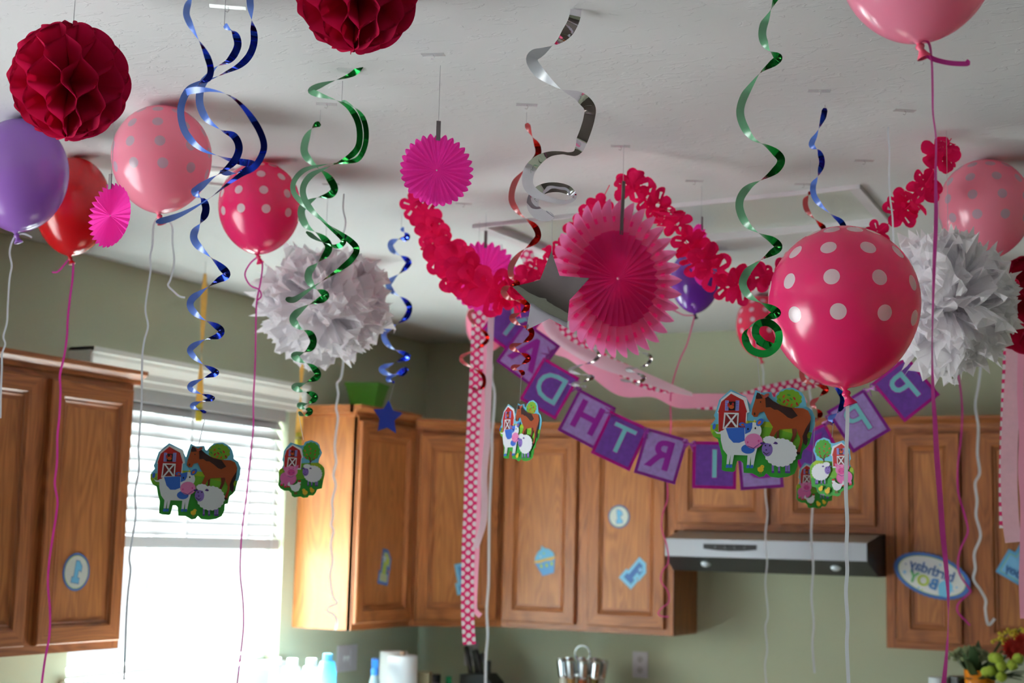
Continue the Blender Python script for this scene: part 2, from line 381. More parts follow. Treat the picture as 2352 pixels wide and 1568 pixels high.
def blinds():
    y0, y1 = WY0+.012, WY1-.014; X = -.036
    root = thing('window_blind', 'white slatted wooden blind half lowered in the kitchen window', 'blind', (X, y0, 1.7))
    L = y1-y0; M_slat = mat('white_faux_wood', (178, 178, 180), .45)
    box('headrail', -.03, .03, 0, L, .545, .60, M_slat, root)
    n = 11; z0 = .07; z1 = .53
    for i in range(n):
        z = z0+(z1-z0)*i/(n-1); bm = bmesh.new()
        Mx = Matrix.Translation((0, 0, z)) @ Matrix.Rotation(math.radians(58), 4, 'Y')
        bx(bm, -.025, .025, 0, L, -.0015, .0015, M=Mx); obj('slat', bm, M_slat, root)
    box('bottom_rail', -.027, .027, 0, L, 0, .045, M_slat, root, .004)
    for f in (.18, .5, .82):
        bm = bmesh.new()
        for s in (-.024, .024): bx(bm, s-.0008, s+.0008, L*f-.004, L*f+.004, .02, .55)
        obj('ladder_tape', bm, M_slat, root)
    bm = bmesh.new(); tube(bm, [(.03, L-.06, .55), (.031, L-.062, .2), (.03, L-.06, -.1)], .0015, 5); obj('lift_cord', bm, M_slat, root)
blinds()
# recessed ceiling light: prismatic diffuser in a painted frame
def ceiling_light():
    c = sum(cq, Vector())/4
    root = thing('ceiling_light', 'large switched-off rectangular kitchen ceiling light with textured plastic diffuser', 'light', (c.x, c.y, CEIL))
    loc = [Vector((p.x-c.x, p.y-c.y, 0)) for p in cq]
    def quad(bm, P, z): return [bm.verts.new((p.x, p.y, z)) for p in P]
    bm = bmesh.new(); inn = [p+Vector((.045 if p.x < 0 else -.03, .010 if p.y < 0 else -.012, 0)) for p in loc]
    a = quad(bm, loc, .012); a2 = quad(bm, loc, -.012); b = quad(bm, inn, -.012); b2 = quad(bm, inn, .02)
    for k in range(4):
        j = (k+1) % 4
        for q in ((a[k], a[j], a2[j], a2[k]), (a2[k], a2[j], b[j], b[k]), (b[k], b[j], b2[j], b2[k])): bm.faces.new(q)
    obj('frame', bm, mat('light_frame_white', (225, 222, 226), .5), root, recalc=True)
    bm = bmesh.new(); bm.faces.new(quad(bm, inn, .010)); bm.faces.new(quad(bm, inn, .014)[::-1])
    m = mat('prismatic_diffuser', (205, 212, 205), .28, spec=.7, bump=1., bscale=110); obj('diffuser', bm, m, root)
ceiling_light()
def downlight():
    P = onZ(508, 404); root = thing('recessed_downlight', 'round white recessed ceiling lamp between the two spotted balloons', 'light', (P.x, P.y, CEIL))
    bm = bmesh.new(); lathe(bm, [(.098, -.001), (.1, -.006), (.092, -.010), (.078, -.008), (.076, -.0015)], 36); obj('trim_ring', bm, M_trim, root, smooth=True)
    bm = bmesh.new(); lathe(bm, [(.076, -.002), (.045, -.008), (0, -.010)], 36); obj('lens', bm, mat('frosted_lens', (238, 240, 238), .4), root, smooth=True)
downlight()
# ================================================================== CABINETS
OAK_V = oak('honey_oak_vertical', (98, 50, 24), (164, 98, 52))
OAK_H = oak('honey_oak_rail', (98, 52, 26), (164, 98, 52), True)
OAK_P = oak('honey_oak_panel', (110, 60, 28), (180, 114, 62))
def door(parent, x0, x1, z0, z1, y=0., swing=0.):
    """raised-frame door with a recessed flat panel; local x along the face, -y toward the room"""
    bm = bmesh.new(); w = .052
    loops = [(0, y), (0, y-.016), (.004, y-.020), (w, y-.020), (w+.007, y-.012), (w+.012, y-.014), (w+.018, y-.009), (w+.03, y-.009)]
    R = []
    for ins, yy in loops: R.append([bm.verts.new(v) for v in ((x0+ins, yy, z0+ins), (x1-ins, yy, z0+ins), (x1-ins, yy, z1-ins), (x0+ins, yy, z1-ins))])
    for a, b in zip(R, R[1:]):
        for k in range(4):
            f = bm.faces.new((a[k], a[(k+1) % 4], b[(k+1) % 4], b[k])); f.material_index = 1 if k in (0, 2) else 0
    f = bm.faces.new(R[-1]); f.material_index = 2
    bm.faces.new(R[0][::-1])
    return obj('door', bm, [OAK_V, OAK_H, OAK_P], parent, recalc=True)
def cabinet(label, W, z0, z1, depth_, loc, rz, doors, crown=True, cl=0., cright=0., poly=None, group=None, dz=None):
    root = thing('wall_cabinet', label, 'cabinet', (loc[0], loc[1], z0), rz, group); H = z1-z0
    bm = bmesh.new()
    if poly: prism(bm, poly, .0, H)
    else:
        t = .016
        bx(bm, 0, t, 0, depth_, 0, H); bx(bm, W-t, W, 0, depth_, 0, H); bx(bm, t, W-t, 0, depth_, H-t, H)
        bx(bm, t, W-t, depth_-.008, depth_, 0, H-t); bx(bm, t, W-t, .02, depth_-.008, .018, .034)
    obj('carcass', bm, OAK_P, root, recalc=True)
    bm = bmesh.new(); s = .038   # face frame
    xs = sorted(set([0, W]))
    bx(bm, 0, s, -.004, .018, 0, H, 0); bx(bm, W-s, W, -.004, .018, 0, H, 0); bx(bm, s, W-s, -.004, .018, 0, s, 1); bx(bm, s, W-s, -.004, .018, H-s, H, 1)
    for a, b in zip(doors, doors[1:]): bx(bm, a[1]-.012, b[0]+.012, -.004, .018, s, H-s, 0)
    obj('face_frame', bm, [OAK_V, OAK_H], root)
    d0, d1 = dz if dz else (.028, H-.034)
    for a, b in doors: door(root, a, b, d0, d1, -.004)
    if crown:
        bm = bmesh.new()
        prof = [(-.004, H-.012), (-.014, H-.012), (-.016, H+.004), (-.034, H+.018), (-.040, H+.020), (-.040, H+.034), (.02, H+.034), (.02, H-.012)]
        A = [bm.verts.new((cl, y, z)) for y, z in prof]; B = [bm.verts.new((W+cright, y, z)) for y, z in prof]
        for i in range(len(prof)): j = (i+1) % len(prof); bm.faces.new((A[i], A[j], B[j], B[i]))
        bm.faces.new(A[::-1]); bm.faces.new(B)
        if cl < 0: bx(bm, cl, .0, .0, depth_, H-.0, H+.034); bx(bm, cl*.4, 0, 0, depth_, H-.014, H)
        if cright > 0: bx(bm, W, W+cright, .0, depth_, H, H+.034); bx(bm, W, W+cright*.4, 0, depth_, H-.014, H)
        obj('crown_moulding', bm, OAK_H, root, recalc=True)
    return root
CZ0, CZ1, D = 1.372, 2.270, .295
X1, X2 = 1.4434, 2.3578
# wall B
cabinet('two-door oak wall cabinet left of the range hood, with cupcake and number one cut-outs', X1-.606, CZ0, CZ1, D, (.606, -D), 0, [(.012, .375), (.436, .800)])
cabinet('short two-door oak cabinet directly above the range hood', X2-X1-.002, zz(1.752), CZ1, D, (X1+.001, -D), 0, [(.014, .425), (.480, .876)])
cabinet('oak wall cabinet right of the range hood with the oval birthday sign', .86, CZ0, CZ1, D, (X2, -D), 0, [(.045, .300), (.372, .822)])
# diagonal corner, and the narrow one beside the window (both meet wall A)
cabinet('diagonal oak corner cabinet behind the hanging spotted streamer', .4398, CZ0, CZ1, .2, (.295, -.606), PI/4, [(.03, .41)],
        poly=[(0, .02), (.4398, .02), (.6484, .2286), (.2199, .6571), (-.2086, .2286)])
cabinet('narrow oak cabinet beside the window with pale lit side panel', .474, CZ0, CZ1+.018, D, (D, -1.080), PI/2, [(.006, .462)], cl=-.035)
cabinet('dark oak wall cabinet left of the window with a round badge', 1.30, CZ0, CZ1, D, (D, -3.801), PI/2, [(.02, .405), (.45, .857), (.905, 1.285)], cright=.03)
# base run and counters (below the picture, they carry the things on the counter)
M_counter = mat('beige_laminate', (236, 235, 232), .35, noise_amt=.1, nscale=60)
def base(label, x0, x1, y0, y1):
    r = thing('base_cabinet', label, 'cabinet', (x0, y0, 0)); box('carcass', 0, x1-x0, 0, y1-y0, .1, .875, OAK_P, r); box('toe_kick', .05, x1-x0-.05, .05, y1-y0-.05, 0, .1, OAK_V, r)
base('oak base cabinets under the kitchen window', .002, .60, -3.9, -.61); base('oak base cabinets along the range wall left of the cooker', .002, X1-.002, -.60, -.002)
base('oak base cabinets right of the cooker', X2+.002, 4.2, -.60, -.002)
bm = bmesh.new(); bx(bm, .002, .635, -3.9, -.637, .876, .9145); tag(obj('countertop', bm, M_counter), 'beige countertop under the kitchen window', 'countertop')
bm = bmesh.new(); bx(bm, .002, X1, -.635, -.002, .876, .9145); tag(obj('countertop', bm, M_counter), 'beige countertop in the corner and along the range wall', 'countertop')
bm = bmesh.new(); bx(bm, X2, 4.2, -.635, -.002, .876, .9145); tag(obj('countertop', bm, M_counter), 'beige countertop right of the cooker', 'countertop')
# range hood
def hood():
    zc = zz(1.752); root = thing('range_hood', 'stainless steel range hood under the short oak cabinets', 'range hood', (X1+.004, -.30, zc))
    W = X2-X1-.008; zt, zb = 1.788-zc, 1.716-zc; yf = -.255; z3 = 1.655-zc
    steel = mat('brushed_steel', (158, 162, 168), .34, metal=.9); dark = mat('hood_black', (14, 14, 16), .35)
    bm = bmesh.new(); gy = mat('hood_grey_top', (150, 140, 128), .5)
    a = .052; b = W-.012
    def q(*v, mi=0):
        f = bm.faces.new([bm.verts.new(p) for p in v]); f.material_index = mi
    q((a, yf, zb), (b, yf, zb), (b, yf, zt), (a, yf, zt))                                    # front
    q((a, yf, zt), (b, yf, zt), (b, .0, -.004), (0.02, .0, -.004), mi=1)                     # sloping top
    q((a, yf, zb), (a, yf, zt), (.02, 0, -.004), (.02, 0, z3), (.02+.02, -.12, z3)); q((b, yf, zt), (b, yf, zb), (W, -.12, z3), (W, 0, z3), (W, 0, -.004), mi=2)
    q((a, yf, zb), (.04, -.12, z3), (W, -.12, z3), (b, yf, zb), mi=2)                        # underside sloping back
    q((.04, -.12, z3), (.02, .29, z3), (W, .29, z3), (W, -.12, z3), mi=2)
    q((.02, .29, z3), (.02, .29, -.004), (W, .29, -.004), (W, .29, z3), mi=2); q((.02, 0, -.004), (W, 0, -.004), (W, .29, -.004), (.02, .29, -.004), mi=1)
    q((.02, 0, z3), (.02, 0, -.004), (.02, .29, -.004), (.02, .29, z3), mi=1); q((W, 0, z3), (W, .29, z3), (W, .29, -.004), (W, 0, -.004), mi=2)
    bmesh.ops.remove_doubles(bm, verts=bm.verts[:], dist=1e-5)
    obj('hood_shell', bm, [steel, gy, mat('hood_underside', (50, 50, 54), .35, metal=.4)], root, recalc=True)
    bm = bmesh.new(); p0 = onY(1616, 1249, yf-.3); p1 = onY(1738, 1266, yf-.3); cx = X1+.004
    x0, x1, z1, z0 = p0.x-cx, p1.x-cx, p0.z-zc+.001, p1.z-zc-.002
    poly = [(x0, z1), (x1, z1), (x1, z0+.008), ((x0*.25+x1*.75), z0+.002), ((x0+x1)/2, z0), ((x0*.75+x1*.25), z0+.002), (x0, z0+.008)]
    Mx = Matrix(((1, 0, 0, 0), (0, 0, -1, yf), (0, 1, 0, 0), (0, 0, 0, 1))); prism(bm, poly[::-1], .0, .003, M=Mx); pn = obj('control_panel', bm, dark, root, recalc=True)
    for k in range(4):
        bm = bmesh.new(); xx = x0+(x1-x0)*(.24+.18*k); zc_ = (z0+z1)/2+.002
        lathe(bm, [(.006, .003), (.006, .007), (.004, .008), (0, .008)], 12, Matrix.Translation((xx, 0, zc_)) @ Mx.inverted().inverted() if False else Matrix.Translation((xx, yf, zc_)) @ Matrix.Rotation(PI/2, 4, 'X')); obj('button', bm, mat('grey_button', (70, 72, 76), .4), pn)
    for (px, py) in ((1622, 1292), (1920, 1297)):
        P = onY(px, py, -.30-.19); bm = bmesh.new(); lathe(bm, [(.0, -.014), (.012, -.012), (.02, -.006), (.022, .0), (.022, .012)], 20, Matrix.Translation((P.x-cx, P.y+.30, (zb+z3)/2+.002)))
        obj('lamp_lens', bm, mat('lamp_glass', (215, 228, 240), .1, spec=1., coat=.6), root, smooth=True)
hood()
# ================================================================== CUT-OUTS STUCK ON THE DOORS
BL, NV, LB, CRM, LIM, GLD = (120, 195, 232), (58, 98, 160), (132, 200, 232), (226, 232, 224), (178, 200, 70), (214, 184, 96)
def layers(root_name, label, cat, M, L, mats_from=None, thick=.0012, group=None, base_poly=None, step=.00025, back=None):
    """a printed card: L = [(polygon, rgb)], stacked a hair apart; the first is the card itself"""
    cols = []; bm = bmesh.new()
    for i, (poly, rgb) in enumerate(L):
        if rgb not in cols: cols.append(rgb)
        z0 = 0 if i == 0 else thick+step*(i-1)*.5-.0001
        z1 = thick if i == 0 else thick+step*(i+1)*.5
        prism(bm, poly, z0, z1, cols.index(rgb))
    for v in bm.verts: v.co = v.co
    o = obj(root_name, bm, [ink(c) for c in cols], recalc=False); o.matrix_world = M
    return tag(o, label, cat, group)
def onface(P, n, roll=0.):
    """frame on a vertical face with outward normal n"""
    z = Vector((n[0], n[1], 0)).normalized(); y = Vector((0, 0, 1)); x = y.cross(z)
    return Matrix(((x.x, y.x, z.x, P.x), (x.y, y.y, z.y, P.y), (x.z, y.z, z.z, P.z), (0, 0, 0, 1))) @ Matrix.Rotation(roll, 4, 'Z')
ONE = [(-.66, -1), (.66, -1), (.66, -.52), (.34, -.52), (.34, 1), (-.22, 1), (-.78, .60), (-.78, .12), (-.30, .26), (-.30, -.52), (-.66, -.52)]
ONEM = [(-x, y) for x, y in ONE][::-1]                       # mirrored figure, as the picture shows it
def sc(P, sx, sy=None, dx=0, dy=0): return [(x*sx+dx, y*(sy or sx)+dy) for x, y in P]
def offs(P, d):
    n = len(P); out = []
    ar = sum(P[i][0]*P[(i+1) % n][1]-P[(i+1) % n][0]*P[i][1] for i in range(n)); s = 1 if ar > 0 else -1
    for i in range(n):
        a, b, c = Vector(P[i-1]), Vector(P[i]), Vector(P[(i+1) % n]); t1 = (b-a).normalized(); t2 = (c-b).normalized()
        n1 = Vector((t1.y, -t1.x))*s; n2 = Vector((t2.y, -t2.x))*s; m = (n1+n2); k = d/max(.35, (m.length**2)/2)
        out.append((b.x+m.x*k, b.y+m.y*k))
    return out
FD = -.295-.0135; FF = -.295-.0255
def star(r, n=5, rot=PI/2, inner=.42, cx=0, cy=0): return [(cx+(r if i % 2 == 0 else r*inner)*math.cos(rot+PI*i/n), cy+(r if i % 2 == 0 else r*inner)*math.sin(rot+PI*i/n)) for i in range(2*n)]
def round_one(P, n, r, roll, label, tall=1.):
    layers('number_badge', label, 'decoration', onface(P, n, roll), [([(x*(1+.02*math.sin(40*math.atan2(y, x))), y*(1+.02*math.sin(40*math.atan2(y, x)))) for x, y in ell(0, 0, r, r*tall, 90)], NV), (ell(0, 0, r*.88, r*tall*.88, 48), LIM), (ell(0, 0, r*.85, r*tall*.85, 48), CRM), (offs(sc(ONEM, r*.42, r*.58), .002), NV), (sc(ONEM, r*.42, r*.58), BL)])
round_one(onX(175, 1313, D+.0135), (1, 0), .0605, -.16, 'round scalloped number one badge on the dark cabinet left of the window')
round_one(onY(1422, 1186, FD), (0, -1), .0505, .12, 'round cream number one badge on the door left of the hood')
P = onY(1457, 1314, FD)
layers('number_cutout', 'tilted light and dark blue number one cut-out on the door left of the hood', 'decoration', onface(P, (0, -1), -.72),
       [(offs(sc(ONEM, .036, .052), .014), LB), (offs(sc(ONEM, .034, .048), .001), NV), (star(.014, cx=.014, cy=.028), (150, 205, 240))])
P = onX(883, 1302, D+.0135)
layers('number_cutout', 'blue-edged lime green number one cut-out on the narrow cabinet door beside the window', 'decoration', onface(P, (1, 0), -.16),
       [(offs(sc(ONEM, .044, .062), .014), NV), (offs(sc(ONEM, .042, .060), .003), (170, 205, 200)), (sc(ONEM, .042, .060), LIM), (sc([(-.66, -1), (.66, -1), (.66, -.52), (-.66, -.52)], .042, .060), (190, 200, 150)), (star(.022, cx=-.008, cy=.036), (205, 225, 235))])
v = ray(1062, 1328); nrm = Vector((1, -1, 0)).normalized(); pp = Vector((.295, -.606, 0))+nrm*.0145; P = CAM+v*((pp-CAM).dot(nrm)/v.dot(nrm))
layers('number_cutout', 'light blue number one cut-out on the corner cabinet, half behind the spotted streamer', 'decoration', onface(P, (1, -1), .22),
       [(offs(sc(ONEM, .036, .055), .014), LB), (sc(ONEM, .036, .055), (96, 150, 200))])
P = onY(1253, 1288, FD)
CUP0 = [(-.028, -.062), (.030, -.060), (.050, .004), (.046, .030), (.030, .048), (.012, .056), (.002, .062), (-.004, .072), (-.010, .056), (-.030, .046), (-.046, .028), (-.054, .004)]
layers('cupcake_cutout', 'blue cupcake cut-out on the oak door beside the number one badge', 'decoration', onface(P, (0, -1), .24), [(CUP0, (96, 160, 215)), ([(-.054, .004), (.050, .004), (.046, .030), (.030, .048), (.012, .056), (.002, .062), (-.004, .072), (-.010, .056), (-.030, .046), (-.046, .028)], BL),
       ([(-.054, .002), (-.03, -.004), (0, .000), (.03, -.004), (.050, .002), (.050, .011), (-.054, .011)], (222, 180, 90)), (ell(-.025, -.018, .006, .009, 12), LIM), (ell(.002, -.02, .006, .009, 12), LIM), (ell(.028, -.018, .006, .009, 12), LIM), (ell(.0, .035, .004, .004, 8), LIM), (ell(-.02, .025, .004, .004, 8), CRM)])
# oval birthday sign and the big number sign at the right edge
P = onY(2140, 1322, FF); rx, ry = .154, .084
o = layers('birthday_sign', 'oval blue-edged birthday boy sign on the oak door right of the hood', 'sign', onface(P, (0, -1), -.30),
       [([(x*(1+.016*math.sin(46*t)), y*(1+.016*math.sin(46*t))) for t, (x, y) in zip([2*PI*i/184 for i in range(184)], ell(0, 0, rx, ry, 184))], (62, 104, 176)), (ell(0, 0, rx*.88, ry*.85, 60), LIM), (ell(0, 0, rx*.865, ry*.825, 60), (224, 226, 226)),
        (sc(CUP0, .56, .56, .064, -.030), BL), (star(.010, cx=-.105, cy=-.02), (120, 190, 230)), (star(.006, cx=.105, cy=-.012), (120, 190, 230)), (star(.006, cx=.02, cy=.052), (120, 190, 230)), (star(.006, cx=-.035, cy=-.062), (120, 190, 230)), (ell(-.11, .012, .003, .003, 8), NV), (ell(.04, .055, .003, .003, 8), LIM), (ell(-.02, -.064, .003, .003, 8), LIM), (star(.005, cx=.095, cy=-.03), (120, 190, 230))])
def sign_text(parent, s, size, x, y, rgb, roll=0., spacing=1., bold=0.0006, z=.0042, name='lettering'):
    bm = bmesh.new(); text_mesh(bm, s, size, Matrix.Translation((x, y, z)) @ Matrix.Rotation(roll, 4, 'Z'), spacing=spacing, bold=bold); return obj(name, bm, ink(rgb), parent)
sign_text(o, 'birthday', .058, -.004, .020, NV, 0, .95, .0008); sign_text(o, 'B', .060, .018, -.030, (58, 124, 190), 0, 1, .0016); sign_text(o, 'O', .060, -.026, -.030, LIM, 0, 1, .0016); sign_text(o, 'Y', .060, -.066, -.029, (110, 190, 120), 0, 1, .0016)
P = onY(2372, 1262, FF)
o = layers('number_sign', 'large tilted blue number one sign at the right edge', 'sign', onface(P, (0, -1), -.52), [(offs(sc(ONEM, .085, .125), .022), (92, 160, 205)), (offs(sc(ONEM, .085, .125), .010), (140, 180, 130)), (offs(sc(ONEM, .085, .125), .007), (120, 180, 222))])
sign_text(o, 'birthday', .045, -.0, -.03, NV, PI/2, 1, .0008); sign_text(o, 'boy', .045, -.02, -.11, NV, 0, 1, .0008)
# ================================================================== SMALL THINGS ON WALLS, COUNTER, CABINETS
def plate(name, label, M, w, h, kind):
    root = thing(name, label, 'switch' if kind == 's' else 'outlet'); root.matrix_world = M
    m = mat('switch_plate', (210, 205, 214), .4); bm = bmesh.new(); bx(bm, -w/2, w/2, -h/2, h/2, 0, .005); bmesh.ops.bevel(bm, geom=bm.edges[:], offset=.0015, segments=2, affect='EDGES'); obj('wall_plate', bm, m, root, recalc=True)
    if kind == 's':
        for x in (-.028, .0): bm = bmesh.new(); bx(bm, x-.005, x+.005, -.012, .012, .004, .007); bx(bm, x-.004, x+.004, 0, .010, .006, .014); obj('toggle', bm, M_white, root)
        bm = bmesh.new(); bx(bm, .022, .05, -.036, .036, .004, .007); obj('outlet_insert', bm, m, root)
    else:
        for y in (-.024, .024):
            bm = bmesh.new(); lathe(bm, [(.016, .004), (.016, .0065), (0, .0065)], 18, Matrix.Translation((0, y, 0))); r = obj('receptacle', bm, mat('outlet_face', (190, 185, 192), .4), root)
            bm = bmesh.new(); bx(bm, -.006, -.004, y-.002, y+.007, .006, .0071); bx(bm, .004, .006, y-.002, y+.006, .006, .0071); lathe(bm, [(.0025, .006), (.0025, .0071), (0, .0071)], 8, Matrix.Translation((0, y-.008, 0))); obj('slots', bm, mat('dark_slot', (60, 55, 60), .5), r)
plate('light_switch', 'three-gang switch plate on the wall right of the window', onface(onX(796, 1511, .001), (1, 0)), .165, .118, 's')
plate('power_outlet', 'white double power outlet on the green wall below the hood cabinet', onface(onY(1471, 1526, -.001), (0, -1)), .076, .118, 'o')
plate('power_outlet', 'double power outlet behind the black knife block', onface(onY(1083, 1500, -.001), (0, -1)), .076, .118, 'o')
# green planter on the corner cabinets
P = Vector((.20, -.70, CZ1+.052)); q = onX(841, 945, .17); P = Vector((.17, q.y, CZ1+.0525))
root = thing('planter', 'square green plastic planter on top of the oak cabinets', 'planter', P, .25)
bm = bmesh.new(); S = [bm.verts.new((x*a, y*a, z)) for a, z in ((.052, 0), (.076, .108), (.080, .108), (.080, .120), (.070, .120), (.048, .01)) for x, y in ((-1, -1), (1, -1), (1, 1), (-1, 1))]
for L_ in range(5):
    for k in range(4): bm.faces.new((S[L_*4+k], S[L_*4+(k+1) % 4], S[L_*4+4+(k+1) % 4], S[L_*4+4+k]))
bm.faces.new(S[20:24]); bm.faces.new(S[0:4][::-1]); obj('pot', bm, mat('green_plastic', (88, 158, 52), .4, trans=.25), root, recalc=True)
# paper towel roll
P = onX(925, 1500, .40); ztop = P.z
root = thing('paper_towel_roll', 'upright white paper towel roll on the counter by the corner', 'paper towel', (P.x, P.y, .9145))
bm = bmesh.new(); lathe(bm, [(.07, 0), (.072, .012), (0, .012)], 28); obj('holder_base', bm, mat('steel_chrome', (200, 202, 206), .2, metal=1), root)
h = ztop-.914-.012; bm = bmesh.new(); lathe(bm, [(.020, .013), (.064, .013), (.066, .02), (.066, h), (.064, h+.004), (.020, h+.004), (.020, .013)], 40, cap=False); obj('towel_roll', bm, mat('paper_white', (232, 234, 238), .9, bump=.3, bscale=200), root, smooth=True)
bm = bmesh.new(); lathe(bm, [(.012, .01), (.012, h+.02), (0, h+.024)], 16); obj('spindle', bm, mat('cardboard', (168, 140, 120), .8), root)
# second roll just behind
P = onX(905, 1497, .28); root = thing('paper_towel_roll', 'paper towel roll standing behind the front roll', 'paper towel', (P.x, P.y, .9145)); h = P.z-.914
bm = bmesh.new(); lathe(bm, [(.02, 0), (.06, 0), (.062, .006), (.062, h), (.06, h+.003), (.02, h+.003), (.02, 0)], 36, cap=False); obj('towel_roll', bm, MC['paper_white'], root, smooth=True)
bm = bmesh.new(); lathe(bm, [(.0205, .0), (.0205, h), (.019, h), (.019, 0)], 18, cap=False); obj('cardboard_core', bm, MC['cardboard'], root)
# spray bottle
P = onX(862, 1513, .36); root = thing('spray_bottle', 'white spray bottle with blue trigger head on the counter', 'bottle', (P.x, P.y, .9145), 2.2); h = P.z-.914
bm = bmesh.new(); lathe(bm, [(.036, 0), (.038, .008), (.038, h*.45), (.03, h*.62), (.016, h*.8), (.013, h*.86), (0, h*.86)], 24); obj('bottle', bm, mat('cloudy_plastic', (180, 200, 206), .3, trans=.3), root, smooth=True)
bm = bmesh.new(); lathe(bm, [(.016, h*.8), (.017, h*.87), (.012, h*.9), (0, h*.9)], 18); bx(bm, -.03, .046, -.012, .012, h*.90, h*1.0); bx(bm, .044, .056, -.009, .009, h*.93, h*.99)
tube(bm, [(.034, 0, h*.93), (.048, 0, h*.87), (.052, 0, h*.76)], [.006, .006, .004], 6); obj('trigger_head', bm, mat('blue_plastic', (52, 120, 205), .35), root)
# cleaning bottles on the sill side of the counter
for i, (px, py, X, w, rgb, lab, tint) in enumerate(((638, 1510, .50, .028, (226, 230, 236), 'white plastic bottle partly hidden at the left of the row below the window', 0), (672, 1512, .48, .038, (232, 238, 240), 'white rounded bottle second in the row below the window', 0), (716, 1512, .46, .038, (225, 236, 242), 'white bottle beside the pale blue bottle below the window', 0), (753, 1501, .42, .036, (140, 208, 232), 'pale blue plastic bottle below the window beside the switch', 0))):
    P = onX(px, py, X); h = P.z-.914; root = thing('plastic_bottle', lab, 'bottle', (P.x, P.y, .9145), .5)
    bm = bmesh.new(); lathe(bm, [(w*.9, 0), (w, .01), (w, h*.82), (w*.8, h*.92), (w*.5, h*.93), (0, h*.93)], 24); obj('bottle_body', bm, mat('pvc_%d' % i, rgb, .35, trans=.3), root, smooth=True)
    bm = bmesh.new(); lathe(bm, [(w*.55, h*.92), (w*.52, h), (0, h)], 18); obj('cap', bm, mat('pvc_%d' % i, rgb), root)
# yellow cap bottle row at the bottom: small lids seen only as tips
P = onX(968, 1553, .42); root = thing('cardboard_box', 'small tan box beside the paper towel roll', 'box', (P.x, P.y, .9145), .3); h = onX(965, 1536, .34).z-.914
box('carton', -.045, .04, -.035, .035, 0, h, mat('tan_card', (150, 142, 112), .7), root); box('tape_strip', -.045, .04, -.012, .012, h, h+.0008, mat('tape_tan', (175, 160, 120), .4), root)
P = onY(997, 1549, -.34); root = thing('jar', 'glass jar with dark lid beside the green bottle cap', 'jar', (P.x, P.y, .9145)); h = P.z-.914
bm = bmesh.new(); lathe(bm, [(.03, 0), (.032, .01), (.032, h*.8), (.028, h*.88), (0, h*.88)], 20); obj('jar_body', bm, mat('jar_glass', (150, 140, 150), .15, trans=.3), root, smooth=True)
bm = bmesh.new(); lathe(bm, [(.03, h*.86), (.03, h), (0, h)], 20); obj('lid', bm, mat('dark_lid', (40, 44, 54), .4), root)
P = onY(1031, 1553, -.36); root = thing('sauce_bottle', 'small bottle with bright green cap at the bottom edge', 'bottle', (P.x, P.y, .9145)); h = P.z-.914
bm = bmesh.new(); lathe(bm, [(.024, 0), (.026, .01), (.026, h*.7), (.013, h*.86), (0, h*.86)], 20); obj('bottle_body', bm, mat('dark_bottle', (60, 50, 40), .2), root, smooth=True)
bm = bmesh.new(); lathe(bm, [(.014, h*.86), (.013, h), (0, h)], 14); obj('cap', bm, mat('green_cap', (20, 150, 96), .4), root)
# knife block
P = onY(1095, 1545, -.30); zb_ = P.z-.914; root = thing('knife_block', 'black knife block with handles pointing up on the counter', 'knife block', (P.x, P.y, .9145), 0)
bk = mat('knife_black', (12, 12, 13), .35)
bm = bmesh.new(); prism(bm, [(-.06, 0), (.10, 0), (.11, zb_*.85), (.07, zb_), (-.055, zb_*.98)], -.06, .06, M=Matrix.Rotation(PI/2, 4, 'X')); obj('block', bm, mat('block_black', (18, 15, 14), .5), root)
for dx, dy, ln, lean in ((-.028, .0, .118, -.03), (-.008, .02, .10, -.02), (.028, .0, .105, -.035), (.046, .02, .09, -.03), (.066, -.01, .06, 0)):
    bm = bmesh.new(); tube(bm, [(dx, dy, zb_-.02), (dx+lean*.5, dy, zb_+ln*.5), (dx+lean, dy, zb_+ln*.93), (dx+lean*1.1, dy, zb_+ln)], [.011, .012, .013, .007], 8); obj('knife_handle', bm, bk, root, smooth=True)
# spice rack
P = onY(1338, 1513, -.30); root = thing('spice_rack', 'chrome carousel rack of tilted spice tubes with ring handle', 'spice rack', (P.x, P.y, .9145)); h = P.z-.914
ch = mat('steel_chrome', (200, 202, 206), .2, metal=1)
bm = bmesh.new(); lathe(bm, [(.06, 0), (.06, .012), (0, .012)], 28); tube(bm, [(0, 0, .01), (0, 0, h+.01)], .005, 8)
lathe(bm, [(.055, h*.45), (.058, h*.45), (.058, h*.47), (.055, h*.47), (.055, h*.45)], 28, cap=False); lathe(bm, [(.088, h*.80), (.091, h*.80), (.091, h*.82), (.088, h*.82), (.088, h*.80)], 28, cap=False); obj('rack_frame', bm, ch, root, smooth=False)
bm = bmesh.new(); tube(bm, [(.036*math.cos(a), 0, h+.022+.036*math.sin(a)) for a in [2*PI*k/28 for k in range(29)]], .004, 8); obj('ring_handle', bm, ch, root, smooth=True)
for k in range(10):
    a = 2*PI*k/10+.15; d_ = Vector((math.cos(a), math.sin(a), 0)); b0 = d_*.052+Vector((0, 0, .016)); b1 = d_*.098+Vector((0, 0, h)); ax = (b1-b0).normalized()
    Mx = Matrix.Translation(b0) @ Vector((0, 0, 1)).rotation_difference(ax).to_matrix().to_4x4(); Ln = (b1-b0).length
    sp = [(214, 210, 200), (150, 110, 60), (130, 60, 30), (110, 90, 40), (80, 16, 20), (170, 130, 70)][k % 6]
    bm = bmesh.new(); lathe(bm, [(.017, 0), (.019, .004), (.019, Ln*.80), (0, Ln*.80)], 16, Mx); r_ = obj('spice_tube', bm, mat('spice_%d' % (k % 6), sp, .25, coat=.6), root, smooth=False)
    bm = bmesh.new(); lathe(bm, [(.021, Ln*.76), (.022, Ln*.78), (.023, Ln*.97), (.021, Ln), (0, Ln)], 18, Mx); obj('lid', bm, ch, r_, smooth=False)
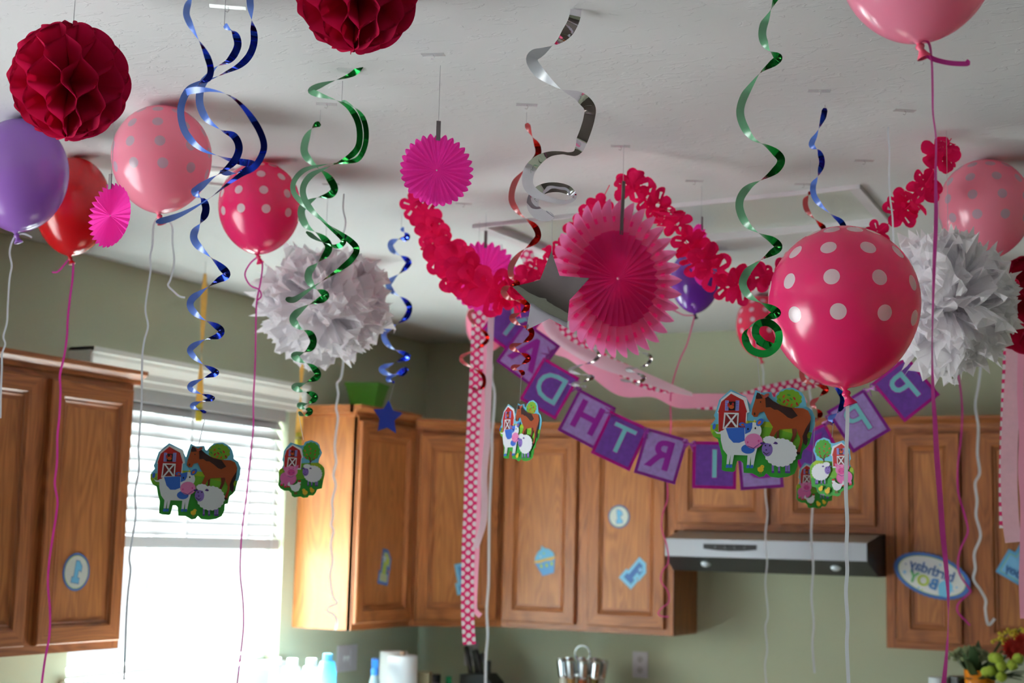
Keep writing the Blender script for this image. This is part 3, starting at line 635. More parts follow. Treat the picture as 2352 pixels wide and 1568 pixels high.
# flowers and tins at the lower right
P0 = onY(2290, 1540, -.80); gx, gy = P0.x, -.80
isl = thing('kitchen_island', 'low kitchen island carrying the flower vase, below the picture', 'island', (gx-.35, gy-.60, 0)); box('carcass', 0, 1.3, 0, .7, 0, .876, OAK_P, isl); box('island_top', -.03, 1.33, -.03, .73, .876, .914, M_counter, isl)
root = thing('flower_vase', 'orange vase of mixed flowers at the lower right edge', 'flowers', (gx, gy, .9145))
Q = onY(2262, 1552, gy); zt = Q.z-.914+.02
bm = bmesh.new(); lathe(bm, [(.045, 0), (.06, .03), (.065, zt*.5), (.05, zt*.85), (.055, zt), (.05, zt), (.045, zt*.85), (0, zt*.8)], 28, Matrix.Translation((-.06, 0, 0))); obj('vase', bm, mat('orange_glaze', (222, 130, 20), .25), root, smooth=True)
MGr = mat('leaf_green', (52, 78, 40), .6, trans=.2); heads = []
def fl(px, py, dy, kind):
    p = onY(px, py, gy+dy); p = p-Vector((gx, gy, .9145)); b0 = Vector((-.06, 0, zt*.9)); bm = bmesh.new()
    tube(bm, [b0+Vector((random.uniform(-.02, .02), random.uniform(-.02, .02), 0)), (b0+p)/2+Vector((0, 0, .01)), p], .0022, 5); st = obj('stem', bm, MGr, root)
    bm = bmesh.new()
    if kind == 'green': bmesh.ops.create_icosphere(bm, subdivisions=3, radius=.019, matrix=Matrix.Translation(p));
    if kind == 'green':
        for v in bm.verts: v.co += (v.co-p)*(.18*noise.noise(v.co*260))
        m = mat('green_pompon', (152, 172, 52), .8)
    if kind == 'red':
        m = mat('gerbera_red', (190, 36, 26), .6, trans=.2)
        for lay in range(2):
            for k in range(18):
                a = 2*PI*(k+lay*.5)/18; rr = .050-.012*lay; w = .007; c, s = math.cos(a), math.sin(a); fr = facing(p, .3, 0, -.25)
                vs = [bm.verts.new(Matrix.Translation(p) @ fr.to_3x3().to_4x4() @ Vector(v)) for v in ((0, 0, .002*lay), (c*rr*.6-s*w, s*rr*.6+c*w, .004+.003*lay), (c*rr, s*rr, .0), (c*rr*.6+s*w, s*rr*.6-c*w, .004+.003*lay))]; bm.faces.new(vs)
        bmesh.ops.create_icosphere(bm, subdivisions=2, radius=.011, matrix=Matrix.Translation(p))
    if kind in ('yellow', 'umbel'):
        m = mat('yellow_umbel', (196, 178, 40), .7) if kind == 'yellow' else mat('grey_green_umbel', (128, 138, 96), .85)
        R_ = .036 if kind == 'yellow' else .085
        for k in range(26 if kind == 'yellow' else 230):
            a = random.uniform(0, 2*PI); rr = R_*math.sqrt(random.random()); q_ = p+Vector((rr*math.cos(a), rr*math.sin(a), (-.5*rr*rr/R_)+random.uniform(-.004, .004))); bmesh.ops.create_icosphere(bm, subdivisions=1, radius=random.uniform(.004, .0075), matrix=Matrix.Translation(q_))
            if kind == 'umbel' and k % 4 == 0: tube(bm, [p-Vector((0, 0, .05)), q_], .0008, 4)
    obj('flower_head', bm, m, st, smooth=(kind == 'green'))
for a in ((2283, 1510), (2300, 1528), (2325, 1527), (2276, 1540), (2300, 1553), (2338, 1512), (2266, 1543), (2292, 1512)): fl(a[0], a[1], random.uniform(-.12, -.06), 'green')
fl(2326, 1492, -.06, 'red'); fl(2350, 1480, .0, 'red')
for a in ((2318, 1446), (2335, 1458), (2302, 1464), (2345, 1444)): fl(a[0], a[1], .04, 'yellow')
fl(2228, 1486, .05, 'umbel')
for k in range(46):
    a = random.uniform(0, 2*PI); ln = random.uniform(.10, .19); el = random.uniform(.35, 1.3); b0 = Vector((-.06+.02*math.cos(a), .02*math.sin(a), zt*.9)); d_ = Vector((math.cos(a)*math.cos(el)+.25, math.sin(a)*math.cos(el), math.sin(el))).normalized(); s_ = d_.cross(Vector((0, 0, 1))).normalized()*.016
    bm = bmesh.new(); pr_ = [b0, b0+d_*ln*.3, b0+d_*ln*.7-Vector((0, 0, .01)), b0+d_*ln-Vector((0, 0, .03))]; ww = [.2, 1, .8, .05]
    L_ = [(bm.verts.new(p-s_*w), bm.verts.new(p+Vector((0, 0, -.003))), bm.verts.new(p+s_*w)) for p, w in zip(pr_, ww)]
    for u_, v_ in zip(L_, L_[1:]): bm.faces.new((u_[0], u_[1], v_[1], v_[0])); bm.faces.new((u_[1], u_[2], v_[2], v_[1]))
    obj('leaf', bm, MGr, root, smooth=True)
# tins beside the vase
for px, py, rgb, lab in ((2156, 1555, (196, 208, 214), 'white storage tin at the bottom edge under the magenta ribbon'), (2203, 1553, (16, 18, 22), 'black storage tin at the bottom edge beside the vase')):
    P = onY(px, py, -.7); root = thing('storage_tin', lab, 'tin', (P.x, -.7, .9145)); h = P.z-.914
    bm = bmesh.new(); lathe(bm, [(.034, 0), (.036, .004), (.036, h*.88), (.034, h*.9), (0, h*.9)], 24); obj('tin_body', bm, mat('tin_%d' % px, rgb, .3), root); bm = bmesh.new(); lathe(bm, [(.0375, h*.86), (.0375, h), (0, h)], 24); obj('lid', bm, mat('tin_%d' % px, rgb), root)
# ================================================================== HANGING DECORATIONS
def adopt(o, root):
    o.parent = root; o.matrix_parent_inverse = (Matrix.Translation(root.location) @ root.rotation_euler.to_matrix().to_4x4()).inverted(); return o
def foil(name, rgb, back=None, rough=.12, wav=.35):
    m = mat(name, rgb, rough, metal=1., bump=.0); nt = m.node_tree; N = nt.nodes; L = nt.links; b = N['Principled BSDF']
    t = N.new('ShaderNodeTexCoord'); n = N.new('ShaderNodeTexNoise'); n.inputs['Scale'].default_value = 22; n.inputs['Detail'].default_value = 1
    L.new(t.outputs['Object'], n.inputs['Vector']); bp = N.new('ShaderNodeBump'); bp.inputs['Strength'].default_value = wav; bp.inputs['Distance'].default_value = .01
    L.new(n.outputs['Fac'], bp.inputs['Height']); L.new(bp.outputs[0], b.inputs['Normal'])
    if back:   # printed film: the underside is plain coloured plastic
        g = N.new('ShaderNodeNewGeometry'); d = N.new('ShaderNodeBsdfDiffuse'); d.inputs[0].default_value = (*lin(back), 1); gl = N.new('ShaderNodeBsdfGlossy'); gl.inputs['Roughness'].default_value = .35
        mg = N.new('ShaderNodeMixShader'); mg.inputs[0].default_value = .12; L.new(d.outputs[0], mg.inputs[1]); L.new(gl.outputs[0], mg.inputs[2])
        mb = N.new('ShaderNodeMixShader'); L.new(g.outputs['Backfacing'], mb.inputs[0]); L.new(b.outputs[0], mb.inputs[1]); L.new(mg.outputs[0], mb.inputs[2]); L.new(mb.outputs[0], N['Material Output'].inputs[0])
    return m
FO_B = foil('blue_foil', (34, 62, 205), (70, 116, 214)); FO_G = foil('green_foil', (36, 160, 72), (82, 152, 108)); FO_R = foil('red_foil', (215, 34, 26), (172, 30, 36)); FO_S = foil('silver_foil', (232, 228, 236), (190, 194, 200), rough=.05)
STAR_S = foil('silver_star_foil', (214, 208, 222), rough=.05, wav=.10)
FI_B = mat('blue_film', (66, 110, 205), .3); FI_G = mat('green_film', (74, 142, 98), .3); FI_R = mat('red_film', (170, 30, 34), .3)
M_thread = mat('nylon_thread', (190, 190, 195), .3, trans=.3)
M_clip = mat('clear_plastic_clip', (235, 237, 240), .12, spec=.8)
_t = M_clip.node_tree; _x = _t.nodes.new('ShaderNodeBsdfTransparent'); _m = _t.nodes.new('ShaderNodeMixShader'); _m.inputs[0].default_value = .74
_t.links.new(_t.nodes['Principled BSDF'].outputs[0], _m.inputs[1]); _t.links.new(_x.outputs[0], _m.inputs[2]); _t.links.new(_m.outputs[0], _t.nodes['Material Output'].inputs[0])
# ---- clear ceiling clips
def clip(P, label, size=.022, rz=0.):
    root = thing('ceiling_clip', label, 'clip', (P.x, P.y, CEIL), rz)
    box('tape', -size, size, -.009, .009, -.0016, -.0002, M_clip, root)
    bm = bmesh.new(); tube(bm, [(0, 0, -.001), (.003, 0, -.006), (.0, 0, -.011), (-.004, 0, -.009)], .0011, 5); obj('hook', bm, M_clip, root)
for (x, y), lab in {(523, 15): 'white plastic ceiling clip above the blue foil swirls', (995, 125): 'clear clip on the ceiling above the small round magenta fan', (750, 238): 'clear clip on the ceiling above the green swirl with the pig card', (1210, 240): 'clear clip on the ceiling above the red foil swirl',
                    (1882, 208): 'clear clip on the ceiling above the blue foil swirl at right', (2078, 253): 'clear clip on the ceiling above the right white pompom', (1425, 335): 'clear clip on the ceiling above the large pink fan', (1985, 368): 'small clip on bare ceiling left of the right flower garland',
                    (1595, 415): 'clear clip on the ceiling above the folded magenta fan', (1065, 467): 'clear clip on the ceiling above the left flower garland', (760, 422): 'clear clip on the ceiling above the left white pompom', (1845, 422): 'clear clip on the ceiling just before the large light'}.items():
    clip(onZ(x, y), lab, .034 if (x, y) == (523, 15) else .024, YAW+random.uniform(-.2, .2))
# ---- balloons
def balloon(label, cx, top, w, h, knot, m, d=None, ribs=(), rz=0., tilt=0., group=None, knot_m=None):
    if d is None: d = depth(onZ(cx, top+2))+.0
    R = w/2/F*d; H = h/F*d; ctr = at(cx, top+h*.47, d)
    if ctr.z+.47*H > CEIL-.003: ctr.z = CEIL-.003-.47*H
    root = thing('balloon', label, 'balloon', ctr, YAW-PI/2+rz, group)
    prof = []
    for i in range(15): a = PI/2*(1-i/14); prof.append((R*math.cos(a), .47*H*math.sin(a)))
    for i in range(1, 19):
        a = PI/2*i/18; prof.append((max(R*math.cos(a)**1.1, .003), -.53*H*math.sin(a)))
    prof[0] = (0, .47*H); prof[-1] = (.0035, -.53*H-.004)
    bm = bmesh.new(); lathe(bm, prof, 48, cap=False); obj('balloon_skin', bm, m, root, smooth=True, recalc=True)
    bm = bmesh.new(); z = -.53*H; Mx = Matrix.Translation((0, 0, z)) @ Matrix.Rotation(.35, 4, 'X')
    s = R/.11
    lathe(bm, [(.004*s, .003), (.0035*s, -.004*s), (.0065*s, -.007*s), (.0065*s, -.010*s), (.004*s, -.013*s), (.006*s, -.018*s), (.010*s, -.024*s), (.0105*s, -.026*s), (.008*s, -.024*s), (.0, -.020*s)], 16, Mx)
    obj('knot', bm, knot_m or m, root, smooth=True)
    K = root.location+Vector((0, 0, z-.008*s)); kx, ky = pix(K); kd = depth(K)
    for (nm, pts, ww, mm) in ribs:
        ox, oy = kx-pts[0][0], ky-pts[0][1]; n = len(pts)
        pts2 = [(p[0]+ox*max(0, 1-i/3), p[1]+oy*max(0, 1-i/3))+tuple(p[2:]) for i, p in enumerate(pts)]
        adopt(band('ribbon', pts2, kd, ww, mm), root)
    return root
RW = mat('white_curling_ribbon', (222, 226, 234), .3, trans=.2, coat=.3); RP = mat('magenta_curling_ribbon', (206, 52, 158), .3, trans=.2, coat=.3); RPK = mat('pink_curling_ribbon', (226, 90, 150), .3, trans=.2)
BP = mat('lilac_rubber', (176, 124, 214), .2, spec=.6, trans=.35, coat=.6); BR = mat('red_rubber', (222, 24, 36), .2, spec=.6, trans=.3, coat=.6); BV = mat('violet_rubber', (122, 52, 178), .2, spec=.6, trans=.3, coat=.6)
BK = mat('pink_rubber', (255, 162, 192), .2, spec=.6, trans=.4, coat=.6); BKK = mat('coral_knot_rubber', (236, 88, 120), .25, spec=.6)
DPK = dotted('pink_spotted_rubber', (255, 164, 188), (208, 194, 208), .42, lon0=.2, el0=4., rows=25.); DCR = dotted('crimson_spotted_rubber', (250, 54, 130), (244, 238, 244), .34, lon0=.1, el0=10.)  # pink rubber: backlit shade is put into the spots' grey colour
DCR2 = dotted('crimson_spotted_rubber_small', (220, 30, 80), (236, 200, 220), .3, lon0=.3, el0=4., rows=24., dr=.1)
def wob(pts, amp=0): return pts
balloon('lilac balloon against the ceiling at the left edge', 46, 266, 218, 264, None, BP, None, [
    ('r', [(47, 535), (34, 555), (26, 580), (27, 610), (22, 640), (18, 700), (16, 740), (8, 772), (12, 790), (5, 812), (4, 850), (2, 900), (1, 960)], .0045, RW), ('r', [(47, 535), (60, 533), (72, 540), (73, 546)], .0045, RW)])
balloon('bright red balloon behind the lilac balloon', 168, 354, 170, 230, None, BR, None, [
    ('r', [(152, 588), (142, 605), (130, 622), (119, 625)], .0045, RP), ('r', [(152, 588), (163, 600), (164, 640), (160, 690), (155, 740), (154, 770), (148, 815), (138, 860), (139, 900), (136, 960), (132, 1000), (131, 1060), (126, 1110), (132, 1150), (128, 1190), (120, 1240), (113, 1290), (110, 1340), (114, 1390), (115, 1430), (112, 1470), (104, 1510), (96, 1568), (92, 1600)], .0055, RP)])
balloon('pale pink balloon with spots greyed as if backlit beside the crimson tissue ball', 372, 236, 226, 250, None, DPK, None, [
    ('r', [(370, 488), (357, 512), (352, 560), (345, 590), (346, 620), (340, 660), (334, 710), (340, 748), (332, 780), (327, 815), (326, 860), (325, 930), (320, 1000), (318, 1030), (319, 1080), (310, 1130), (312, 1180), (305, 1230), (297, 1280), (300, 1310), (294, 1360), (290, 1420), (288, 1480), (285, 1560)], .0045, RW),
    ('r', [(370, 488), (390, 500), (398, 520), (396, 555), (400, 600), (392, 640), (386, 655), (398, 668), (412, 680), (425, 683)], .0045, RW)], knot_m=BKK)
balloon('crimson balloon with white spots left of the green swirls', 597, 366, 188, 214, None, DCR, None, [
    ('r', [(583, 588), (597, 600), (597, 640), (590, 690), (588, 730), (587, 800), (585, 860), (582, 920), (582, 980), (577, 1030), (572, 1080), (566, 1140), (558, 1200), (553, 1260), (552, 1320), (558, 1380), (559, 1440), (553, 1500), (545, 1568), (543, 1600)], .0042, RP),
    ('r', [(583, 588), (568, 605), (560, 630), (575, 655), (595, 665), (600, 680), (590, 690)], .0042, RP)])
balloon('large crimson balloon with white spots in the right foreground', 1938, 518, 344, 374, None, DCR, 2.95, [
    ('r', [(1933, 905), (1942, 930), (1944, 980), (1944, 1040), (1943, 1130), (1946, 1200), (1944, 1260), (1946, 1310), (1943, 1360), (1947, 1430), (1945, 1480), (1949, 1568), (1950, 1600)], .0075, RW)])
balloon('plain pink balloon cut by the top edge at right', 2106, -268, 352, 362, None, BK, None, [
    ('r', [(2103, 112, 4), (2115, 96, 6), (2132, 102, 6), (2140, 140, 5), (2142, 200, 5), (2143, 260, 4), (2150, 320, 4), (2149, 400, 6), (2150, 500, 9), (2146, 600, 8), (2143, 700, 5), (2141, 800, 3), (2143, 900, 8), (2147, 960, 10), (2152, 1050, 12), (2160, 1150, 12), (2165, 1220, 12), (2173, 1300, 10), (2178, 1370, 6), (2178, 1430, 2), (2175, 1490, 6), (2168, 1568, 11), (2166, 1600, 12)], .0088, RP),
    ('r', [(2103, 112), (2120, 125), (2145, 138), (2185, 145), (2222, 146), (2218, 140)], .0072, RP)], knot_m=BKK)
balloon('pale pink spotted balloon at the right edge behind the white pompom', 2262, 360, 208, 232, None, DPK, None, rz=.5)
balloon('small violet balloon behind the flower garland', 1596, 566, 112, 150, None, BV, None, [
    ('r', [(1572, 722), (1576, 740), (1570, 790), (1562, 825), (1546, 875), (1540, 920), (1541, 980), (1535, 1030), (1532, 1100), (1533, 1145), (1522, 1180), (1520, 1215), (1531, 1250), (1535, 1290), (1521, 1312), (1519, 1335), (1534, 1358), (1536, 1382), (1520, 1396), (1512, 1408), (1520, 1415), (1536, 1416)], .0048, RPK), ('r', [(1572, 722), (1555, 722), (1540, 712), (1530, 706)], .004, RPK)], knot_m=mat('dark_knot', (40, 20, 60), .4))
balloon('small crimson spotted balloon left of the large crimson balloon', 1747, 672, 112, 146, None, DCR2, None, [
    ('r', [(1757, 822), (1760, 850), (1757, 880), (1760, 930), (1762, 1000), (1760, 1060), (1758, 1130), (1763, 1180), (1758, 1230), (1762, 1290), (1758, 1340), (1764, 1410), (1758, 1440), (1762, 1490), (1757, 1530), (1762, 1580)], .006, RW)])
balloon('plain pale pink balloon behind the top of the hanging spotted streamer', 1120, 676, 102, 128, None, BK, None, [
    ('r', [(1130, 812), (1138, 840), (1133, 870), (1136, 900), (1134, 950), (1130, 1000), (1130, 1040), (1127, 1100), (1124, 1180), (1123, 1260), (1122, 1340), (1118, 1400), (1120, 1460), (1116, 1510), (1115, 1568), (1115, 1600)], .0095, RW)], knot_m=BKK)
balloon('pink balloon hidden behind the left white pompom', 806, 598, 100, 130, None, BK, None, [
    ('r', [(780, 700), (778, 760), (777, 850), (774, 880), (777, 905), (772, 935), (776, 960), (771, 1000), (769, 1030), (772, 1060), (766, 1090), (771, 1115), (763, 1150), (765, 1180), (761, 1205), (766, 1220), (760, 1250), (764, 1290), (758, 1320), (761, 1350), (765, 1370), (774, 1385), (757, 1392), (752, 1403), (765, 1410), (774, 1425), (770, 1447)], .0075, RW)])
balloon('red balloon hidden behind the right white pompom', 2190, 596, 110, 140, None, BR, None, [
    ('r', [(2195, 740), (2200, 800), (2201, 850), (2207, 900), (2210, 950), (2207, 1010), (2200, 1070), (2201, 1130), (2215, 1180), (2223, 1220), (2208, 1255), (2200, 1290), (2205, 1320), (2225, 1350), (2228, 1360), (2202, 1385), (2200, 1405), (2218, 1425), (2228, 1436)], .006, RP),
    ('r', [(2195, 740), (2230, 790), (2252, 830), (2248, 880), (2240, 930), (2247, 980), (2245, 1040), (2250, 1085), (2240, 1110), (2244, 1150), (2242, 1185), (2252, 1230), (2238, 1270), (2240, 1305), (2236, 1330), (2252, 1355), (2264, 1378), (2263, 1400), (2270, 1434), (2285, 1420)], .0095, RW)])
balloon('white balloon hidden behind the large crimson balloon', 1848, 612, 100, 126, None, mat('white_rubber', (235, 235, 240), .2, trans=.35, coat=.6), None, [
    ('r', [(1850, 745), (1856, 800), (1858, 880), (1863, 930), (1860, 1000), (1864, 1080), (1866, 1160), (1863, 1230), (1868, 1300), (1864, 1370), (1869, 1430), (1866, 1480), (1871, 1545)], .0075, RW)])
tag(band('curling_ribbon', [(2045, 265, 3), (2040, 300), (2043, 350), (2042, 400), (2044, 450), (2050, 500), (2052, 560)], 3.45, .004, RW), 'short white ribbon hanging from the clip above the right white pompom', 'ribbon')
tag(band('curling_ribbon', [(790, 445, 3), (788, 480), (794, 510), (788, 540)], 4.05, .004, RW), 'short white ribbon hanging to the top of the left white pompom', 'ribbon')
# ---- tissue pompoms
def pompom(label, cx, cy, r, d, hook, seed, ry=None):
    rnd = random.Random(seed); R = r/F*d; C = at(cx, cy, d); root = thing('tissue_pompom', label, 'pompom', C)
    m = mat('white_tissue', (254, 252, 255), .9, spec=.1, trans=.5); bm = bmesh.new(); N = 125
    for i in range(N):
        z = 1-2*(i+.5)/N; a = i*2.39996; dirv = Vector((math.sqrt(1-z*z)*math.cos(a), math.sqrt(1-z*z)*math.sin(a), z))
        dirv = (dirv+Vector((rnd.gauss(0, .1), rnd.gauss(0, .1), rnd.gauss(0, .1)))).normalized()
        L_ = R*rnd.uniform(.80, 1.0); s = dirv.orthogonal().normalized(); s = (Matrix.Rotation(rnd.uniform(0, 2*PI), 3, dirv) @ s); n = dirv.cross(s)
        bend = rnd.choice((-1, 1))*rnd.uniform(.18, .62); W_ = R*rnd.uniform(.24, .36); rows = []; K = 4; npt = rnd.choice((1, 2, 2, 3))
        for j, t in enumerate((.40, .48, .6, .78, .90, 1.0)):
            ww = W_*(.15+1.0*t) if t < .9 else W_*1.0; row = []
            for k in range(-K, K+1):
                u = k/K; tip = 0.
                if t >= 1.0: tip = -(.26*(abs(((u*npt/2+.25*npt) % 1)-.5)*2))*R
                cup = .35*W_*(u*u)*(1 if i % 2 else -1); cr_ = .012*R*math.sin(9*u+5*t+i)+rnd.uniform(-.012, .012)*R
                p = dirv*(L_*t*(1-.16*abs(bend)*t*t)+tip)+s*(u*ww*(.55 if t >= 1 and npt == 1 else 1))+n*(bend*R*t*t+cup*t+cr_); row.append(bm.verts.new(p))
            rows.append(row)
        for a_, b_ in zip(rows, rows[1:]):
            for k in range(2*K): f = bm.faces.new((a_[k], a_[k+1], b_[k+1], b_[k])); f.smooth = False
    if ry:
        for v in bm.verts: v.co.z *= ry/r
    obj('tissue_petals', bm, m, root)
    top = Vector((hook.x-C.x, hook.y-C.y, CEIL-C.z)); bm = bmesh.new(); thread(bm, (0, 0, R*.2), (0, 0, top.z-.003)); obj('hanging_thread', bm, M_thread, root)
    return root
pompom('white tissue pompom hanging left of centre', 742, 706, 166, 4.20, onZ(760, 422), 3, 152)
pompom('white tissue pompom hanging behind the large crimson balloon', 2180, 702, 168, 3.40, onZ(2078, 253), 5, 184)
# ---- honeycomb tissue balls
def honeycomb(label, cx, cy, r, d, rgb, nsheets=20, lobes=7, flip=0.):
    R = r/F*d; C = at(cx, cy, d); root = thing('honeycomb_ball', label, 'paper ball', C, YAW+flip)
    m = mat('crimson_tissue_%d' % rgb[0], rgb, .75, spec=.15, trans=.30); bm = bmesh.new(); dA = 2*PI/nsheets; nv = lobes*8
    for i in range(nsheets):
        rows = []
        for rr in (.0, .45, .62, .76, .88, .96, 1.0):
            row = []
            for j in range(nv+1):
                psi = PI*j/nv; ph = lobes*psi+(PI/2 if i % 2 else -PI/2)
                amp = max(-1, min(1, 1.25*math.sin(ph)))
                az = dA*i+dA*.5*amp*min(1, rr*1.6); sc_ = abs(math.sin(lobes*psi/1.0+ (0 if i % 2 else PI/2)*0))
                edge = 1-.12*(1-abs(math.cos(lobes*psi/2+(PI/4 if i % 2 else -PI/4)))) if rr == 1.0 else 1
                q_ = R*rr*edge*(1-.05*0); x = q_*math.sin(psi); row.append(bm.verts.new((x*math.cos(az), x*math.sin(az), q_*math.cos(psi))))
            rows.append(row)
        for a_, b_ in zip(rows, rows[1:]):
            for k in range(nv):
                try: bm.faces.new((a_[k], a_[k+1], b_[k+1], b_[k])).smooth = True
                except ValueError: pass
    obj('honeycomb_sheets', bm, m, root)
    bm = bmesh.new(); tube(bm, [(0, 0, R*.9), (0, 0, CEIL-C.z-.002)], .0006, 4); obj('hanging_thread', bm, M_thread, root)
honeycomb('crimson honeycomb tissue ball at upper left', 160, 186, 138, 2.62, (206, 22, 76))
honeycomb('crimson honeycomb tissue ball cut by the top edge', 820, -22, 146, 2.60, (200, 20, 72), flip=.1)
honeycomb('crimson honeycomb tissue ball at the right edge beyond the white pompom', 2372, 700, 116, 3.75, (178, 14, 56), flip=.2)
# ---- folded paper fans
def fan(label, cx, cy, r, d, yaw, rgb, hook, n=32, kind='plain', tabl=.045, pitch=0., cname='paper', squash=1.):
    C = at(cx, cy, d); R = r/F*d; M = facing(C, yaw, 0, pitch); root = thing('paper_fan', label, 'paper fan', C)
    m1 = mat(cname, rgb, .7, spec=.15, trans=.35); bm = bmesh.new(); z0 = .0
    def pl(a_idx, rr, off): return None
    sub = 6; rings = [0.02, .2, .4, .55, .66, .72, .79, .84, .88, .92, .96, 1.0]; A = n*sub
    def pt(j, rr, zoff=0., amp=.05, petal=True):
        th = 2*PI*j/A; u = (j % sub)/sub            # u in 0..1 across one pleat pair
        fold = abs(u-.5)*2                              # 1 at valley, 0 at ridge
        rl = R*rr
        if petal and rr > .87: rl = R*(rr-(rr-.87)*(fold**1.6)*(1.0 if kind != 'plain' else .8))
        return Vector((rl*math.cos(th), rl*math.sin(th)*squash, zoff+R*amp*(1-2*fold)*min(1, rr*1.4)))
    V = [[bm.verts.new(pt(j, rr)) for j in range(A)] for rr in rings]
    for i in range(len(rings)-1):
        for j in range(A):
            k = (j+1) % A
            if kind == 'cut' and rings[i] in (.72,) and (j % sub) in (0, sub-1): continue   # teardrop cut-outs in the valleys
            bm.faces.new((V[i][j], V[i][k], V[i+1][k], V[i+1][j]))
    obj('pleated_paper', bm, m1, root).matrix_world = M.copy()
    root.children[0].matrix_world = Matrix.Identity(4)
    ch = root.children[0]; ch.matrix_parent_inverse = Matrix.Translation(C).inverted(); ch.matrix_basis = M
    if kind == 'cut':
        bm = bmesh.new(); rr_ = [.02, .2, .36, .50, .60]
        V = [[bm.verts.new(pt(j, q, R*.035, .05, False)) for j in range(A)] for q in rr_]
        for i in range(len(rr_)-1):
            for j in range(A): bm.faces.new((V[i][j], V[i][(j+1) % A], V[i+1][(j+1) % A], V[i+1][j]))
        o = obj('inner_rosette', bm, mat('hot_pink_paper', (252, 70, 164), .7, spec=.15, trans=.35), root); o.matrix_parent_inverse = Matrix.Translation(C).inverted(); o.matrix_basis = M
    bm = bmesh.new(); bx(bm, -.0045, .0045, R*(.55 if kind == 'cut' else .80), R+tabl, R*.052+.001, R*.052+.003); lathe(bm, [(.0018, R*.052), (.0018, R*.052+.0034), (0, R*.052+.0034)], 8, Matrix.Translation((0, R+tabl-.008, 0)))
    o = obj('cardboard_tab', bm, mat('grey_card', (120, 112, 116), .7), root); o.matrix_parent_inverse = Matrix.Translation(C).inverted(); o.matrix_basis = M
    if kind == 'cut':
        bm = bmesh.new(); rr_ = [.3, .55, .70, .84]; V = [[bm.verts.new(pt(j, q, -R*.05, .05, False)) for j in range(A)] for q in rr_]
        for i in range(len(rr_)-1):
            for j in range(A): bm.faces.new((V[i][j], V[i][(j+1) % A], V[i+1][(j+1) % A], V[i+1][j]))
        o = obj('back_rosette', bm, mat('hot_pink_paper', (252, 70, 164)), root); o.matrix_parent_inverse = Matrix.Translation(C).inverted(); o.matrix_basis = M
    top = M @ Vector((0, R+tabl-.004, R*.052)); bm = bmesh.new(); tube(bm, [top-C, Vector((top.x-C.x, top.y-C.y, CEIL-C.z-.003))], .0006, 4); obj('hanging_thread', bm, M_thread, root)
fan('small round magenta paper fan facing forward near the top centre', 1003, 391, 86, 3.05, .15, (255, 64, 190), None, 30, tabl=.026, cname='magenta_paper')
fan('small magenta paper fan turned edge-on between two left balloons', 253, 495, 76, 2.95, -.92, (236, 24, 160), None, 30, tabl=.018, cname='magenta_paper')
fan('large two-tone pink paper fan in the centre foreground', 1416, 640, 184, 3.62, .62, (255, 148, 206), None, 34, 'cut', tabl=.045, cname='rose_paper', pitch=.05)
fan('magenta paper fan hidden behind the left flower garland', 1112, 636, 84, 4.42, .2, (232, 22, 152), None, 30, tabl=.03, cname='magenta_paper')
fan('magenta paper fan turned edge-on behind the right side of the garland', 1607, 585, 72, 4.02, 1.25, (232, 22, 152), None, 30, tabl=.02, cname='magenta_paper')
# ---- flower garlands of cut tissue
def garland(label, pts, d0, d1, seed, rpx=40, n=None, group=None):
    rnd = random.Random(seed); Q = catmull([tuple(p[:2])+((d0+(d1-d0)*i/(len(pts)-1)) if len(p) < 3 else p[2],)+((p[3] if len(p) > 3 else rpx),) for i, p in enumerate(pts)], 12)
    P = [at(q[0], q[1], q[2]) for q in Q]; RR = [q[3]/F*q[2] for q in Q]; C = P[0]; root = thing('flower_garland', label, 'garland', C)
    acc = [0]
    for a, b in zip(P, P[1:]): acc.append(acc[-1]+(b-a).length)
    tot = acc[-1]; pitch = .080; N = int(tot/pitch); m = mat('crimson_garland_tissue', (238, 28, 100), .75, spec=.15, trans=.33)
    def samp(s):
        for i in range(len(acc)-1):
            if acc[i+1] >= s: t = (s-acc[i])/(acc[i+1]-acc[i]); return P[i].lerp(P[i+1], t), (P[i+1]-P[i]).normalized(), RR[i]
        return P[-1], (P[-1]-P[-2]).normalized(), RR[-1]
    for k in range(N):
        bm = bmesh.new()
        for q in range(3 if k % 2 else 2):
            p, t, R = samp((k+q/3+.12)*pitch); p = p+Vector([rnd.uniform(-.008, .008) for _ in range(3)]); p = p-C; p += Vector([rnd.uniform(-.004, .004) for _ in range(3)])
            ax = (t+Vector([rnd.gauss(0, .45) for _ in range(3)])-fw*(1.5 if q < 2 else .2)).normalized(); s = ax.orthogonal().normalized(); s = Matrix.Rotation(rnd.uniform(0, 2*PI), 3, ax) @ s; w = ax.cross(s)
            nl = 5; ns = nl*8; Rk = R*rnd.uniform(.92, 1.22); sgn = 1 if q % 2 else -1; rows = []
            for rr in (.16, .34, .52, .72, .88, 1.):
                row = []
                for j in range(ns):
                    th = 2*PI*j/ns; lob = (abs(math.cos(nl*th/2)))**.55; e = rr*(1-.42*(1-lob)*(rr**2)); z = .16*Rk*rr*rr*sgn*math.cos(nl*th/2)**2*1.0-.12*Rk*sgn*rr+rnd.uniform(-.008, .008)*Rk
                    row.append(bm.verts.new(p+(s*math.cos(th)+w*math.sin(th))*Rk*e+ax*z))
                rows.append(row)
            for i_, (a_, b_) in enumerate(zip(rows, rows[1:])):
                for j in range(ns):
                    if i_ in (1, 2) and (j+4) % 8 in (3, 4) and ((j+4)//8) % 2: continue      # die-cut slots
                    bm.faces.new((a_[j], a_[(j+1) % ns], b_[(j+1) % ns], b_[j]))
        obj('tissue_flower', bm, m, root)
    bm = bmesh.new(); tube(bm, [p-C for p in P[::4]], .0012, 5); obj('garland_string', bm, m, root)
